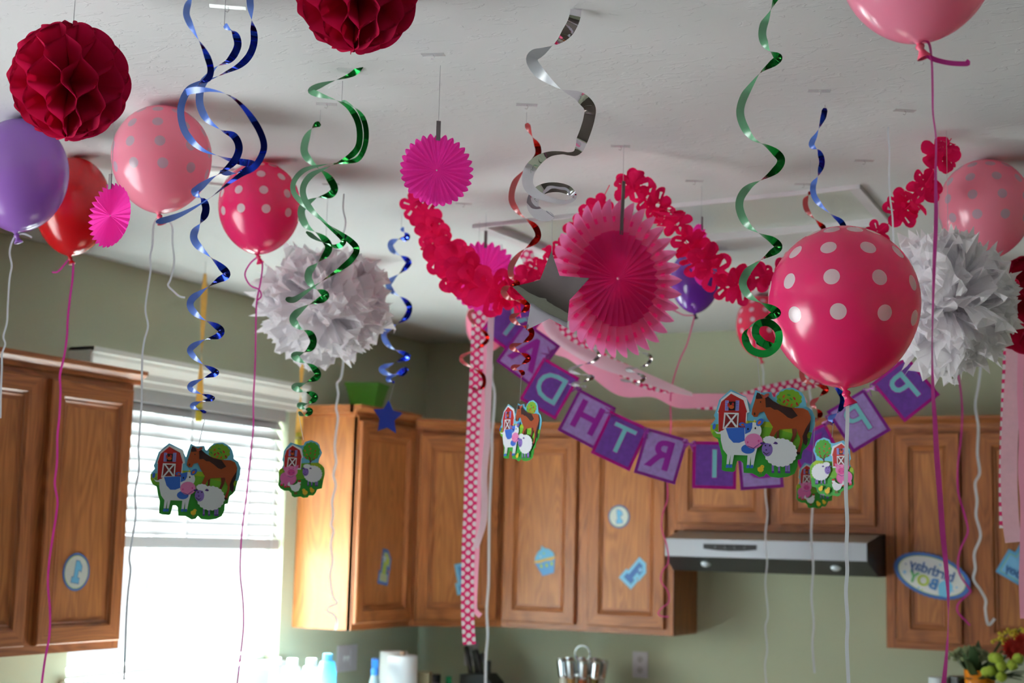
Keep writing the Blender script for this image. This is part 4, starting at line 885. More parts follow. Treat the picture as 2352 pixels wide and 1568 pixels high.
garland('crimson tissue flower garland looping from the small fan to the peak above the large fan', [(950, 470, 4.15, 34), (985, 505, 4.12, 36), (1003, 570, 4.08, 42), (1055, 620, 4.0, 54), (1110, 665, 3.95, 56), (1165, 680, 3.95, 46), (1215, 640, 3.95, 34), (1262, 598, 3.92, 26), (1315, 545, 3.85, 30), (1370, 480, 3.78, 34), (1400, 425, 3.74, 34)], 4.15, 3.72, 1)
garland('crimson tissue flower garland falling from the peak to behind the large crimson balloon', [(1436, 402, 3.70, 36), (1470, 450, 3.72, 46), (1520, 470, 3.74, 38), (1560, 530, 3.78, 40), (1600, 590, 3.8, 46), (1650, 630, 3.8, 44), (1695, 655, 3.78, 44), (1740, 640, 3.75, 36), (1800, 620, 3.7, 34), (1900, 600, 3.66, 34), (2000, 545, 3.6, 34), (2050, 505, 3.58, 38), (2105, 455, 3.56, 44), (2140, 400, 3.53, 36), (2165, 350, 3.5, 42), (2185, 318, 3.47, 22)], 3.7, 3.47, 2)
# ---- printed farm cards
SKY, GRN, LGR, YGR, DRD, RED, WHT, BLU, PNK, DPK_, PUR, DPU, BRN, DBR, TRE, ORG, YEL, BLK = (110, 190, 222), (52, 158, 52), (112, 182, 46), (160, 192, 40), (128, 22, 28), (186, 34, 34), (226, 230, 236), (52, 104, 205), (226, 130, 185), (216, 76, 150), (140, 112, 196), (84, 52, 140), (160, 70, 30), (56, 26, 26), (122, 172, 40), (205, 90, 34), (232, 190, 50), (26, 22, 30)
def barn(ox, oy, s, L):
    T = lambda P: [(ox+x*s, oy+y*s) for x, y in P]
    L.append((T([(390, 128), (630, 225), (678, 450), (640, 465), (630, 760), (195, 760), (195, 475), (178, 468), (235, 255)]), WHT))
    L.append((T([(390, 160), (585, 265), (640, 445), (625, 462), (612, 720), (500, 720), (250, 745), (198, 770), (198, 462), (190, 450), (240, 290)]), RED))
    L.append((T([(300, 270), (355, 270), (350, 430), (295, 430)]), (150, 150, 220))); L.append((T([(460, 268), (520, 268), (512, 430), (452, 430)]), (150, 150, 220)))
    for k in range(5):
        for x0 in (306, 466): L.append((T([(x0, 285+k*28), (x0+38, 285+k*28), (x0+38, 296+k*28), (x0, 296+k*28)]), (110, 100, 190)))
    L.append((T([(355, 288), (458, 288), (452, 425), (350, 425)]), BLK)); L.append((T(ell(398, 372, 40, 32, 20)), ORG)); L.append((T(ell(420, 330, 18, 28, 16)), RED)); L.append((T(ell(352, 340, 18, 34, 14)), (190, 40, 36)))
    L.append((T([(285, 462), (512, 465), (500, 700), (262, 720)]), WHT)); L.append((T([(308, 484), (490, 484), (480, 690), (285, 700)]), DRD))
    L.append((T([(305, 480), (335, 480), (490, 680), (460, 690)]), WHT)); L.append((T([(460, 482), (492, 484), (315, 705), (285, 700)]), WHT))
def sheep(ox, oy, s, L, mir=1):
    T = lambda P: [(ox+x*s*mir, oy+y*s) for x, y in P]
    for x in (30, 125, 235, 275): L.append((T([(x-18, 190), (x+16, 190), (x+14, 300), (x-18, 300)]), PUR)); L.append((T([(x-20, 290), (x+20, 290), (x+20, 320), (x-22, 318)]), DPU))
    L.append((T(cloud(145, 0, 248, 218, 20, .07)), WHT)); L.append((T(ell(-58, -45, 84, 108, 24)), PUR)); L.append((T(ell(-130, -138, 40, 18, 12)), DPU)); L.append((T(ell(62, -148, 44, 20, 12, rot=.25)), DPU))
    L.append((T(cloud(-22, -195, 98, 58, 10, .12, 60)), WHT))
    for x in (-85, -18): L.append((T(ell(x, -105, 11, 12, 10)), BLK))
    L.append((T(ell(-72, -36, 14, 12, 10)), DPU)); L.append((T([(-120, -10), (-70, 26), (-20, -4), (-26, 4), (-70, 38), (-124, -2)]), BLK))
def chick(ox, oy, s, L, mir=1):
    T = lambda P: [(ox+x*s*mir, oy+y*s) for x, y in P]
    L.append((T(ell(0, 0, 48, 42, 18)), YEL)); L.append((T(ell(26, -42, 30, 28, 16)), YEL)); L.append((T([(-50, -30), (-20, -10), (-30, 12)]), YEL)); L.append((T([(52, -46), (66, -40), (54, -32)]), ORG)); L.append((T(ell(32, -48, 4, 4, 8)), BLK))
    L.append((T([(-12, 38), (-6, 38), (-8, 68), (-14, 68)]), ORG)); L.append((T([(10, 38), (16, 38), (14, 68), (8, 68)]), ORG))
def leaves(cx, cy, spots, L, s=1.):
    for x, y, a, c in spots: L.append((ell(cx+x*s, cy+y*s, 30*s, 14*s, 12, rot=a), c))
def art_a():
    O = [(385, 92), (625, 212), (692, 345), (770, 98), (865, 140), (1015, 128), (1035, 200), (1065, 215), (1115, 140), (1190, 80), (1270, 65), (1350, 58), (1420, 95), (1490, 140), (1525, 200), (1550, 300), (1555, 350), (1640, 410), (1685, 520), (1680, 640), (1640, 760), (1610, 880), (1600, 930), (1560, 990), (1500, 1040), (1480, 1110), (1475, 1170), (1420, 1185), (1415, 1290), (1370, 1400), (1270, 1450), (1130, 1470), (1000, 1455), (940, 1400), (900, 1450), (830, 1465), (770, 1430), (720, 1405), (590, 1400), (580, 1250), (545, 1215), (490, 1215), (470, 1290), (455, 1370), (430, 1390), (300, 1380), (250, 1360), (255, 1150), (215, 1000), (190, 880), (120, 840), (75, 750), (75, 660), (150, 560), (125, 505), (165, 400), (205, 260)]
    L = [(O, GRN)]; L.append((O[:21]+[(1400, 1000), (900, 980), (230, 860), (120, 840)]+O[-6:], LGR)); L.append((O[:21]+[(1000, 600), (620, 585), (200, 640)]+O[-5:], SKY)); L.append(([(75, 665), (200, 640), (620, 585), (1000, 600), (1600, 760), (1600, 850), (1030, 690), (620, 650), (200, 700), (90, 790)], YGR))
    L.append((cloud(1290, 240, 190, 150, 12, .1), TRE)); leaves(1290, 240, [(-85, -42, -1.1, ORG), (-5, -65, .2, GRN), (80, -10, 1.0, RED), (-80, 40, -1.0, RED), (-20, 20, .7, RED), (-35, 80, -.8, ORG), (35, 95, -1.1, ORG), (120, 75, 1.2, RED), (-145, 12, 1., GRN), (28, -2, .8, GRN)], L)
    barn(0, 0, 1, L)
    L.append(([(1100, 700), (1135, 720), (1130, 900), (1090, 900)], (110, 44, 26))); L.append(([(1330, 690), (1420, 700), (1390, 820), (1330, 945), (1300, 930), (1340, 800)], (110, 44, 26)))
    L.append(([(775, 200), (800, 140), (850, 160), (930, 200), (1000, 260), (1150, 330), (1320, 375), (1500, 382), (1580, 420), (1622, 520), (1610, 620), (1540, 700), (1500, 800), (1490, 930), (1450, 1100), (1390, 1100), (1450, 930), (1460, 860), (1420, 770), (1400, 700), (1150, 715), (1090, 760), (1020, 900), (900, 1040), (860, 1035), (950, 900), (1040, 680), (950, 540), (905, 440), (830, 460), (800, 525), (745, 525), (710, 485), (720, 400), (770, 240)], BRN))
    L.append(([(1540, 700), (1600, 600), (1620, 560), (1600, 720), (1560, 800), (1572, 890), (1550, 970), (1500, 920), (1492, 820)], DBR)); L.append(([(920, 220), (960, 200), (1040, 270), (1180, 350), (1330, 380), (1420, 500), (1330, 550), (1270, 530), (1200, 470), (1110, 410), (1060, 410), (1000, 370), (930, 375)], DBR)); L.append(([(775, 210), (795, 140), (850, 165), (880, 235), (780, 245)], DBR)); L.append((ell(935, 190, 55, 26, 14, rot=-.6), (180, 80, 70)))
    L.append((ell(848, 290, 10, 12, 10), BLK)); L.append((ell(757, 478, 13, 24, 12), DBR)); L.append(([(1385, 1100), (1395, 1065), (1450, 1068), (1452, 1105)], DBR)); L.append(([(855, 1038), (880, 990), (915, 1000), (912, 1045)], DBR))
    L.append(([(245, 760), (310, 705), (600, 690), (640, 800), (800, 1010), (770, 1130), (740, 1300), (705, 1290), (700, 1140), (680, 1290), (640, 1290), (650, 1130), (440, 1125), (415, 1270), (380, 1270), (390, 1120), (360, 1270), (325, 1270), (335, 1125), (270, 1040), (235, 900), (232, 800), (170, 795), (125, 740), (150, 760), (200, 775)], WHT))
    L.append((ell(130, 685, 26, 48, 16, rot=.2), BLU)); L.append(([(310, 708), (600, 690), (605, 900), (520, 935), (430, 935), (360, 860)], BLU)); L.append((ell(655, 1030, 105, 74, 24), BLU))
    L.append((ell(735, 740, 130, 130, 30), WHT)); L.append(([(608, 640), (725, 610), (720, 700), (690, 760), (610, 800)], BLU)); L.append((ell(565, 645, 52, 32, 16), BLU)); L.append((ell(572, 650, 26, 16, 12), ORG)); L.append((ell(838, 610, 72, 46, 18, rot=-.8), BLU)); L.append((ell(832, 614, 34, 20, 12, rot=-.8), ORG))
    L.append((ell(638, 608, 12, 20, 10), YEL)); L.append((ell(758, 590, 12, 20, 10), YEL)); L.append((ell(742, 905, 138, 118, 32), PNK)); L.append((ell(652, 925, 13, 18, 12), DPK_)); L.append((ell(820, 902, 13, 20, 12), DPK_)); L.append(([(650, 980), (740, 1012), (830, 945), (836, 950), (742, 1024), (644, 988)], DPU)); L.append((ell(655, 718, 14, 17, 12), BLK)); L.append((ell(768, 704, 13, 17, 12), BLK))
    for x in (338, 390, 655, 715): L.append(([(x-26, 1315), (x-16, 1280), (x+22, 1275), (x+24, 1325), (x-20, 1330)], BLU))
    sheep(1010, 1078, 1, L); chick(850, 1345, 1., L); return L, (870, 760), 865
def art_b():
    O = [(360, 130), (600, 195), (690, 185), (720, 105), (800, 75), (880, 50), (945, 75), (1030, 100), (1090, 160), (1110, 240), (1165, 350), (1135, 430), (1100, 500), (1085, 600), (1180, 660), (1240, 730), (1255, 860), (1225, 1030), (1200, 1230), (1080, 1260), (1040, 1350), (990, 1415), (880, 1415), (850, 1465), (740, 1480), (670, 1450), (600, 1460), (520, 1478), (450, 1440), (440, 1380), (370, 1320), (250, 1320), (150, 1270), (95, 1190), (110, 1100), (95, 900), (105, 830), (170, 770), (205, 690), (200, 620), (170, 580), (190, 480), (200, 350), (280, 230)]
    L = [(O, GRN)]; L.append((O[:18]+[(800, 1000), (500, 1050), (120, 1000)]+O[35:], LGR)); L.append((O[:14]+[(900, 610), (600, 640), (300, 760)]+O[37:], SKY)); L.append(([(900, 615), (1085, 605), (1170, 670), (1140, 720), (900, 690)], YGR)); L.append((ell(155, 840, 50, 55, 16), YGR))
    L.append((cloud(890, 330, 215, 225, 13, .09), (70, 160, 40))); leaves(890, 330, [(-60, -120, 1.5, RED), (-25, -55, -1.2, ORG), (-160, -10, 1, ORG), (100, -15, -1, RED), (-20, 45, -1.2, RED), (95, 70, -1., RED), (-110, 85, .6, ORG), (-140, 160, -.1, RED), (75, 160, -.9, RED), (-40, 170, 1.3, RED), (40, -45, -.8, GRN), (-100, 0, .8, GRN)], L)
    L.append(([(860, 640), (855, 500), (810, 440), (820, 435), (870, 490), (885, 570), (960, 510), (970, 518), (885, 600), (882, 650)], (90, 30, 26)))
    barn(30, 55, .97, L)
    L.append((ell(240, 1010, 112, 130, 28), PNK)); L.append((ell(360, 1020, 180, 160, 30), DPK_)); L.append((ell(330, 1010, 190, 165, 30), (220, 110, 175)))
    for x, y in ((178, 1175), (270, 1215), (350, 1205)): L.append(([(x-32, y-60), (x+28, y-60), (x+30, y+10), (x-34, y+10)], (220, 110, 175))); L.append((ell(x, y+12, 38, 22, 14), (200, 36, 50)))
    L.append(([(190, 740), (290, 750), (250, 840), (215, 830)], (220, 110, 175))); L.append(([(480, 710), (580, 680), (560, 770), (520, 790)], (220, 110, 175))); L.append((ell(395, 845, 162, 135, 30), PNK)); L.append((ell(400, 868, 94, 80, 26), DPK_)); L.append((ell(356, 882, 9, 12, 10), DPU)); L.append((ell(446, 876, 9, 12, 10), DPU)); L.append((ell(342, 778, 9, 9, 10), BLK)); L.append((ell(440, 766, 9, 9, 10), BLK)); L.append(([(310, 955), (400, 980), (490, 935), (494, 942), (400, 990), (306, 962)], DPU))
    L.append(([(325, 1140), (350, 1110), (360, 1090), (385, 1170), (480, 1175), (560, 1130), (585, 1080), (650, 1100), (640, 1230), (600, 1310), (520, 1340), (430, 1300), (385, 1210), (330, 1195)], WHT)); L.append((cloud(612, 1075, 42, 24, 5, .2, 40), RED)); L.append((ell(640, 1155, 12, 18, 10), RED))
    for x in (515, 555): L.append(([(x-6, 1335), (x+4, 1335), (x+16, 1395), (x-22, 1400)], (120, 60, 30)))
    sheep(800, 882, .86, L) if False else sheep(810, 885, .93, L); chick(765, 1350, 1.35, L, -1); chick(940, 1295, 1.15, L, -1); return L, (680, 765), 580
def farm_card(label, art, cx, cy, hpx, d, yaw, mirror, xspan, roll=0.):
    L, (ax, ay), _ = art; unit = hpx/(1410 if art is ART_A else 1430)/F*d; sgn = -1 if mirror else 1
    L2 = [([((x-ax)*unit*sgn, -(y-ay)*unit) for x, y in P], c) for P, c in L]
    P = at(cx, cy, d); M = facing(P, yaw, roll); o = layers('farm_card', label, 'decoration', M, L2, thick=.0008, step=.00012); return o
ART_A = art_a(); ART_B = art_b()
# ---- foil swirls with what hangs on them
def coil(name, label, pts, d, wpx, mf, cat='swirl', seg=6, tail=None, broad=None, face=1):
    """hanging foil spiral through measured points: (x, y) on the silhouette; width turns with the coil,
    broad where it swings out to a side, edge-on where it crosses its own axis"""
    Qs = catmull([tuple(p[:2])+((p[2] if len(p) > 2 else 1.),) for p in pts], seg); m_ = len(Qs); w = wpx/F*d
    X = [q[0] for q in Qs]
    # side extremes of the path; between two of them the foil turns from one face to the other
    E = [0]+[i for i in range(1, m_-1) if (X[i]-X[i-1])*(X[i+1]-X[i]) <= 0 and X[i-1] != X[i]]+[m_-1]
    EE = [E[0]]
    for e in E[1:]:
        if abs(X[e]-X[EE[-1]]) > 9 or e == m_-1: EE.append(e)
    U = [0.]*m_; Z = [0.]*m_
    for a, b in zip(EE, EE[1:]):
        R_ = abs(X[b]-X[a])/2/F*d; s = 1 if X[b] > X[a] else -1
        for i in range(a, b+1):
            t = (X[i]-X[a])/((X[b]-X[a]) or 1); t = max(0, min(1, t)); U[i] = s*(2*t-1); Z[i] = -s*R_*math.sqrt(max(0, 1-(2*t-1)**2))*.75
    for _ in range(2): Z = [Z[0]]+[(Z[i-1]+Z[i]+Z[i+1])/3 for i in range(1, m_-1)]+[Z[-1]]; U = [U[0]]+[(U[i-1]+2*U[i]+U[i+1])/4 for i in range(1, m_-1)]+[U[-1]]
    if broad is not None:      # from this point on the coil hangs flat toward the viewer
        b0 = broad*seg; sg = (1 if U[b0] >= 0 else -1)*face
        for i in range(m_): f_ = max(0, min(1, (i-b0)/seg)); U[i] = U[i]*(1-f_)+sg*.7*f_; Z[i] *= (1-f_*.5)
    P = [at(q[0], q[1], d+z) for q, z in zip(Qs, Z)]; W = []; ps = rt
    for i in range(m_):
        t = (P[min(i+1, m_-1)]-P[max(i-1, 0)]).normalized(); v = (P[i]-CAM).normalized(); s = v.cross(t); s = s.normalized() if s.length > .05 else ps
        ps = s; nn = s.cross(t).normalized(); c = max(-1, min(1, 1.35*U[i]))
        if abs(c) < .12: c = .12 if c >= 0 else -.12
        W.append(s*c+nn*math.sqrt(max(0, 1-c*c)))
    for _ in range(2): W = [W[0]]+[(W[i-1]+2*W[i]+W[i+1]).normalized() for i in range(1, m_-1)]+[W[-1]]
    tp = [min(1, .45+i/3) if i < 3 else (min(1, .35+(m_-1-i)/4) if m_-1-i < 4 else 1) for i in range(m_)]
    if tail: tp = [x*(1-(1-tail)*max(0, (i/m_-.5)*2)) for i, x in enumerate(tp)]
    tp = [a_*q[2] for a_, q in zip(tp, Qs)]
    C = P[0]; bm = bmesh.new(); strip(bm, [p-C for p in P], [v*w/2*k for v, k in zip(W, tp)], .00025)
    root = thing('foil_swirl', label, cat, C); obj('spiral', bm, mf, root); return root, P
def hang(root, a, b, name='hanging_thread'):
    C = root.location; bm = bmesh.new(); tube(bm, [a-C, b-C], .0006, 4); obj(name, bm, M_thread, root)
A1 = [(515, 58), (538, 75), (546, 105), (528, 138), (500, 152), (486, 165), (464, 195), (458, 225), (462, 250), (476, 274), (509, 299), (538, 313), (549, 340), (538, 370), (510, 395), (482, 412), (454, 434), (448, 442), (466, 458), (473, 480), (465, 505), (446, 535), (450, 558), (478, 585), (505, 610), (521, 630), (500, 645), (465, 668), (440, 688), (439, 708), (460, 728), (490, 745), (508, 758), (500, 772), (465, 782), (438, 800), (442, 815), (465, 835), (490, 850), (496, 857), (470, 868), (440, 882), (438, 893), (460, 903), (484, 912), (486, 916), (455, 924), (441, 932), (455, 940), (474, 947)]
r_, P_ = coil('', 'long blue foil swirl with a hole at its top end, farm card below it', A1, 2.50, 17, FO_B, tail=.55); hang(r_, P_[0], Vector((P_[0].x, P_[0].y, CEIL-.012))); farmA = farm_card('large farm card with cow, horse and barn in front of the window blind', ART_A, 448, 1103, 178, 2.48, .12, False, 0, .02)
hang(r_, P_[-1], at(456, 1022, 2.48))
r_, P_ = coil('', 'wide blue foil swirl looping left around the pink spotted balloon', [(574, -30), (574, 0), (578, 40), (584, 90), (574, 125), (551, 150), (520, 166), (494, 178), (460, 190), (432, 208), (417, 240), (416, 270), (425, 302), (445, 328), (470, 346), (500, 357), (528, 367), (560, 373), (580, 377), (570, 388), (540, 398), (505, 394)], 2.62, 16, FO_B); hang(r_, P_[0], Vector((P_[0].x, P_[0].y, CEIL)))
r_, P_ = coil('', 'blue foil swirl with a long pale tail crossing the ceiling', [(455, -25), (436, 0), (428, 28), (434, 50), (450, 80), (466, 108), (478, 135), (484, 160), (478, 180), (455, 195), (428, 212), (440, 208), (478, 206), (515, 214), (545, 232), (572, 262), (595, 298), (606, 330), (602, 355), (585, 382), (555, 400), (520, 425), (480, 456), (430, 485), (390, 502), (358, 510)], 2.40, 15, FO_B); hang(r_, P_[0], Vector((P_[0].x, P_[0].y, CEIL)))
G1 = [(838, 95), (818, 118), (828, 138), (826, 155), (806, 172), (772, 184), (740, 194), (714, 208), (735, 218), (770, 229), (800, 246), (818, 270), (826, 300), (824, 333), (810, 354), (785, 370), (750, 385), (715, 402), (697, 428), (699, 456), (719, 486), (753, 514), (788, 540), (818, 568), (810, 592), (785, 615), (740, 645), (700, 672), (675, 688), (656, 686)]
r_, P_ = coil('', 'green foil swirl dropping from behind the top tissue ball to the white pompom', G1, 3.10, 14, FO_G); hang(r_, P_[0], Vector((P_[0].x, P_[0].y, CEIL)))
r_, P_ = coil('', 'second green foil swirl twisted round the first below the ceiling clip', [(785, 233), (812, 245), (832, 268), (841, 300), (838, 336), (822, 365), (790, 373), (745, 378), (700, 390), (676, 415), (674, 440), (690, 462), (715, 486), (749, 515), (780, 540), (789, 556), (770, 566), (734, 552), (703, 532)], 3.20, 12, FO_G); hang(r_, P_[0], Vector((P_[0].x, P_[0].y, CEIL)))
G2 = [(735, 282), (712, 300), (699, 335), (703, 358), (726, 381), (753, 405), (768, 432), (757, 448), (726, 455), (699, 471), (692, 490), (703, 517), (735, 540), (754, 562), (750, 582), (728, 605), (711, 622), (709, 642), (725, 662), (748, 677), (735, 690), (705, 702), (680, 720), (673, 735), (688, 752), (712, 766), (720, 785), (708, 805), (676, 816), (692, 828), (715, 840), (730, 858), (722, 870), (700, 880), (676, 888), (692, 897), (712, 903), (724, 912), (712, 925), (688, 930), (700, 938), (713, 944), (700, 955), (685, 946)]
r_, P_ = coil('', 'long green foil swirl with a rounded top end, pig card below it', G2, 3.38, 17, FO_G, tail=.7); hang(r_, P_[0], Vector((P_[0].x, P_[0].y, CEIL-.012))); hang(r_, P_[-1], at(697, 1010, 3.38))
farm_card('small pig and sheep farm card beside the pale cabinet side', ART_B, 694, 1076, 133, 3.38, .25, False, 0)
SV = [(1316, -30), (1322, 0), (1322, 30), (1312, 60), (1288, 92), (1253, 113), (1222, 132), (1232, 158), (1258, 182), (1291, 206), (1330, 222), (1354, 246), (1353, 272), (1345, 300), (1336, 324)]
SV2 = SV+[(1330, 342, .8), (1321, 352, .5), (1306, 353, .28), (1290, 351, .28), (1262, 354, .5), (1236, 368, .9), (1216, 392, 1.1), (1212, 420, 1), (1224, 440, .9), (1250, 454, .6), (1285, 463, .4), (1308, 462, .35), (1320, 452, .4), (1306, 437, .8), (1278, 430, .9), (1248, 434, 1), (1228, 450, 1.1), (1224, 474, 1.1), (1238, 491, 1.1), (1256, 496, 1), (1268, 490, 1)]
r_, P_ = coil('', 'broad mirrored silver foil swirl above the silver star', SV2, 2.74, 26, FO_S, broad=14); hang(r_, P_[0], Vector((P_[0].x, P_[0].y, CEIL))); hang(r_, P_[-1], at(1268, 600, 2.74))
RD = [(1209, 283), (1222, 312), (1236, 340), (1232, 362), (1207, 387), (1182, 420), (1175, 458), (1190, 486), (1211, 505), (1230, 522), (1236, 543), (1222, 560), (1195, 580), (1174, 612), (1176, 638), (1188, 652), (1166, 658), (1157, 671), (1172, 686), (1208, 696), (1206, 712), (1176, 728), (1191, 744), (1218, 756), (1220, 772), (1203, 786), (1175, 796), (1195, 810), (1214, 822), (1199, 836), (1178, 844), (1200, 855), (1197, 866)]
r_, P_ = coil('', 'long red foil swirl hanging left of the silver star', RD, 3.36, 14, FO_R, tail=.75); hang(r_, P_[0], Vector((P_[0].x, P_[0].y, CEIL-.012))); hang(r_, P_[-1], at(1194, 922, 3.36))
farm_card('narrow turned farm card with cow and horse left of the purple banner', ART_A, 1195, 990, 138, 3.36, -.92, False, 0)
BS = [(922, 523), (933, 538), (934, 547), (910, 550), (897, 560), (902, 575), (925, 590), (939, 602), (925, 622), (902, 640), (892, 655), (903, 670), (928, 688), (941, 706), (932, 730), (905, 748), (884, 762), (884, 780), (902, 800), (937, 818), (908, 832), (876, 846), (890, 858), (912, 858), (932, 848), (920, 862), (900, 862), (892, 872), (906, 878)]
r_, P_ = coil('', 'blue foil swirl at the right of the left pompom with the blue star', BS, 4.5, 13, FO_B, tail=.9); hang(r_, P_[0], Vector((P_[0].x, P_[0].y, CEIL))); hang(r_, P_[-1], at(894, 922, 4.5))
GR = [(1790, -25), (1780, 0), (1766, 31), (1753, 61), (1752, 88), (1765, 113), (1780, 127), (1788, 134), (1772, 148), (1748, 165), (1730, 188), (1709, 222), (1700, 256), (1708, 288), (1729, 318), (1763, 337), (1790, 358), (1793, 375), (1778, 394), (1752, 411), (1722, 427), (1702, 452), (1699, 480), (1714, 513), (1744, 536), (1776, 553), (1788, 568), (1768, 584), (1744, 599), (1718, 622), (1706, 650), (1718, 676), (1750, 697), (1784, 716), (1772, 726), (1736, 741), (1712, 770), (1724, 802), (1758, 812), (1785, 792), (1788, 762), (1768, 742), (1742, 744), (1736, 768), (1758, 792), (1770, 794), (1736, 784)]
r_, P_ = coil('', 'long green foil swirl on the right ending in a ring before the crimson balloon', GR, 2.55, 18, FO_G, broad=35, face=-1); hang(r_, P_[0], Vector((P_[0].x, P_[0].y, CEIL))); hang(r_, P_[-1], at(1747, 905, 2.52))
farm_card('largest farm card with cow, horse and barn beside the large crimson balloon ribbon', ART_A, 1750, 992, 207, 2.52, 0, False, 0)
BR_ = [(1895, 248), (1890, 272), (1876, 305), (1864, 332), (1880, 346), (1888, 372), (1880, 400), (1868, 425), (1870, 450), (1886, 472), (1912, 495), (1936, 516), (1940, 560), (1910, 600), (1900, 650), (1935, 700), (1935, 760), (1905, 800), (1900, 840), (1890, 868), (1912, 885), (1935, 910), (1930, 940), (1908, 960), (1914, 972)]
r_, P_ = coil('', 'blue foil swirl passing behind the large crimson balloon', BR_, 3.25, 13, FO_B); hang(r_, P_[0], Vector((P_[0].x, P_[0].y, CEIL-.012))); hang(r_, P_[-1], at(1911, 1004, 3.24))
farm_card('small mirrored sheep and pig farm card behind the thick white ribbon', ART_B, 1910, 1072, 136, 3.24, -.45, True, 0)
RR_ = [(1862, 440), (1850, 460), (1855, 485), (1880, 512), (1892, 530), (1870, 580), (1850, 640), (1880, 700), (1885, 760), (1850, 820), (1842, 862), (1856, 878), (1888, 888), (1898, 895), (1880, 912), (1866, 928), (1884, 950), (1872, 968)]
r_, P_ = coil('', 'red foil swirl passing behind the large crimson balloon', RR_, 3.75, 12, FO_R); hang(r_, P_[0], Vector((P_[0].x, P_[0].y, CEIL))); hang(r_, P_[-1], at(1866, 1062, 3.75))
farm_card('shaded pig farm card partly hidden behind the mirrored one', ART_B, 1872, 1112, 110, 3.75, .35, False, 0)
r_, P_ = coil('', 'small red foil swirl among the spotted streamers left of the banner', [(1100, 564), (1112, 572), (1108, 582), (1098, 588), (1116, 600), (1112, 615), (1120, 650), (1105, 700), (1078, 720), (1093, 748), (1116, 766), (1117, 784), (1093, 802), (1062, 818), (1062, 830), (1080, 842), (1108, 860), (1112, 882), (1100, 896), (1086, 890)], 4.55, 9, FO_R); hang(r_, P_[0], Vector((P_[0].x, P_[0].y, CEIL)))
r_, P_ = coil('', 'pale silver spiral hanging below the left part of the large fan', [(1345, 790), (1375, 812), (1362, 830), (1335, 838), (1308, 850), (1335, 860), (1362, 866), (1340, 876), (1316, 882), (1332, 886), (1350, 888)], 4.35, 8, FO_S); hang(r_, P_[0], Vector((P_[0].x, P_[0].y, CEIL)))
r_, P_ = coil('', 'pale silver spiral hanging below the right part of the large fan', [(1450, 780), (1462, 804), (1490, 815), (1494, 828), (1475, 842), (1440, 848), (1462, 856), (1480, 868), (1462, 878), (1425, 872)], 4.35, 8, FO_S); hang(r_, P_[0], Vector((P_[0].x, P_[0].y, CEIL)))
# stars
def star_obj(name, label, pts, d, m, thick=.0015, yaw=0., curve=0.):
    xs = [p[0] for p in pts]; ys = [p[1] for p in pts]; cx, cy = sum(xs)/len(xs), sum(ys)/len(ys); C = at(cx, cy, d); M = facing(C); I = M.inverted(); c_ = math.cos(yaw)
    P2 = []
    for x, y in pts:
        v = ray(x, y); n = M.col[2].to_3d(); q = CAM+v*((C-CAM).dot(n)/v.dot(n)); l = I @ q; P2.append((l.x, l.y))
    bm = bmesh.new(); n = 7; R = max(abs(p[0]) for p in P2)
    def zc(x, y): return curve*((x*.45+y*.9)/R)**2*R*.5+curve*.40*(x*.45+y*.9)
    if curve:
        for i in range(len(P2)):
            a = Vector((*P2[i], 0)); b = Vector((*P2[(i+1) % len(P2)], 0)); G = {}
            for u in range(n+1):
                for v_ in range(n+1-u): p = a*(u/n)+b*(v_/n); G[u, v_] = bm.verts.new((p.x, p.y, zc(p.x, p.y)))
            for u in range(n):
                for v_ in range(n-u):
                    bm.faces.new((G[u, v_], G[u+1, v_], G[u, v_+1]))
                    if u+v_ < n-1: bm.faces.new((G[u+1, v_], G[u+1, v_+1], G[u, v_+1]))
        bmesh.ops.remove_doubles(bm, verts=bm.verts[:], dist=1e-5)
    else: prism(bm, P2, 0, thick)
    o = obj(name, bm, m, smooth=bool(curve), recalc=bool(curve)); o.matrix_world = M; return tag(o, label, 'star')
star_obj('foil_star', 'large mirrored silver foil star hanging left of the pink fan', [(1266, 592), (1285, 640), (1352, 650), (1308, 690), (1302, 752), (1262, 730), (1208, 760), (1219, 698), (1177, 657), (1240, 645)], 2.74, STAR_S, curve=1.15)
star_obj('foil_star', 'small blue foil star in front of the corner cabinets', [(893, 918), (903, 942), (926, 948), (906, 966), (910, 995), (889, 982), (867, 990), (872, 962), (858, 940), (881, 938)], 4.5, mat('blue_card', (16, 44, 140), .35))
# ---- amber fly strips
def flystrip(label, x, ytop, ybot, d, wpx):
    P0 = at(x, ytop, d); root = thing('fly_strip', label, 'fly trap', P0); n = 40; P = []; W = []; w = wpx/F*d; P1 = at(x-14*(ybot-ytop)/365, ybot-55*(ybot-ytop)/365*0-40, d)
    for i in range(n): t = i/(n-1); P.append((P1-P0)*t); a = 5.5*t+.3*math.sin(9*t); W.append((rt*math.cos(a*.55)+fw*math.sin(a*.55))*w/2*(.35+.65*min(1, t*6)))
    bm = bmesh.new(); strip(bm, P, W, .0006); obj('sticky_strip', bm, mat('amber_film', (216, 168, 84), .3, trans=.35, coat=.4, noise_amt=.15, nscale=40), root)
    bm = bmesh.new(); q = P1-P0; lathe(bm, [(0, .004), (w*.42, .002), (w*.46, -.06), (w*.42, -.062), (0, -.062)], 18, Matrix.Translation(q)); obj('cartridge', bm, mat('yellow_cartridge', (206, 196, 60), .4), root, smooth=True)
    bm = bmesh.new(); lathe(bm, [(w*.47, -.012), (w*.48, -.018), (w*.47, -.024), (w*.40, -.018), (w*.47, -.012)], 18, Matrix.Translation(q), cap=False); obj('paper_ring', bm, mat('olive_ring', (120, 110, 50), .6), root)
    bm = bmesh.new(); tube(bm, [(0, 0, 0), (0, 0, CEIL-P0.z)], .001, 5); obj('string', bm, M_thread, root)
flystrip('long amber fly strip hanging in front of the window cornice', 471, 628, 968, 5.35, 17)
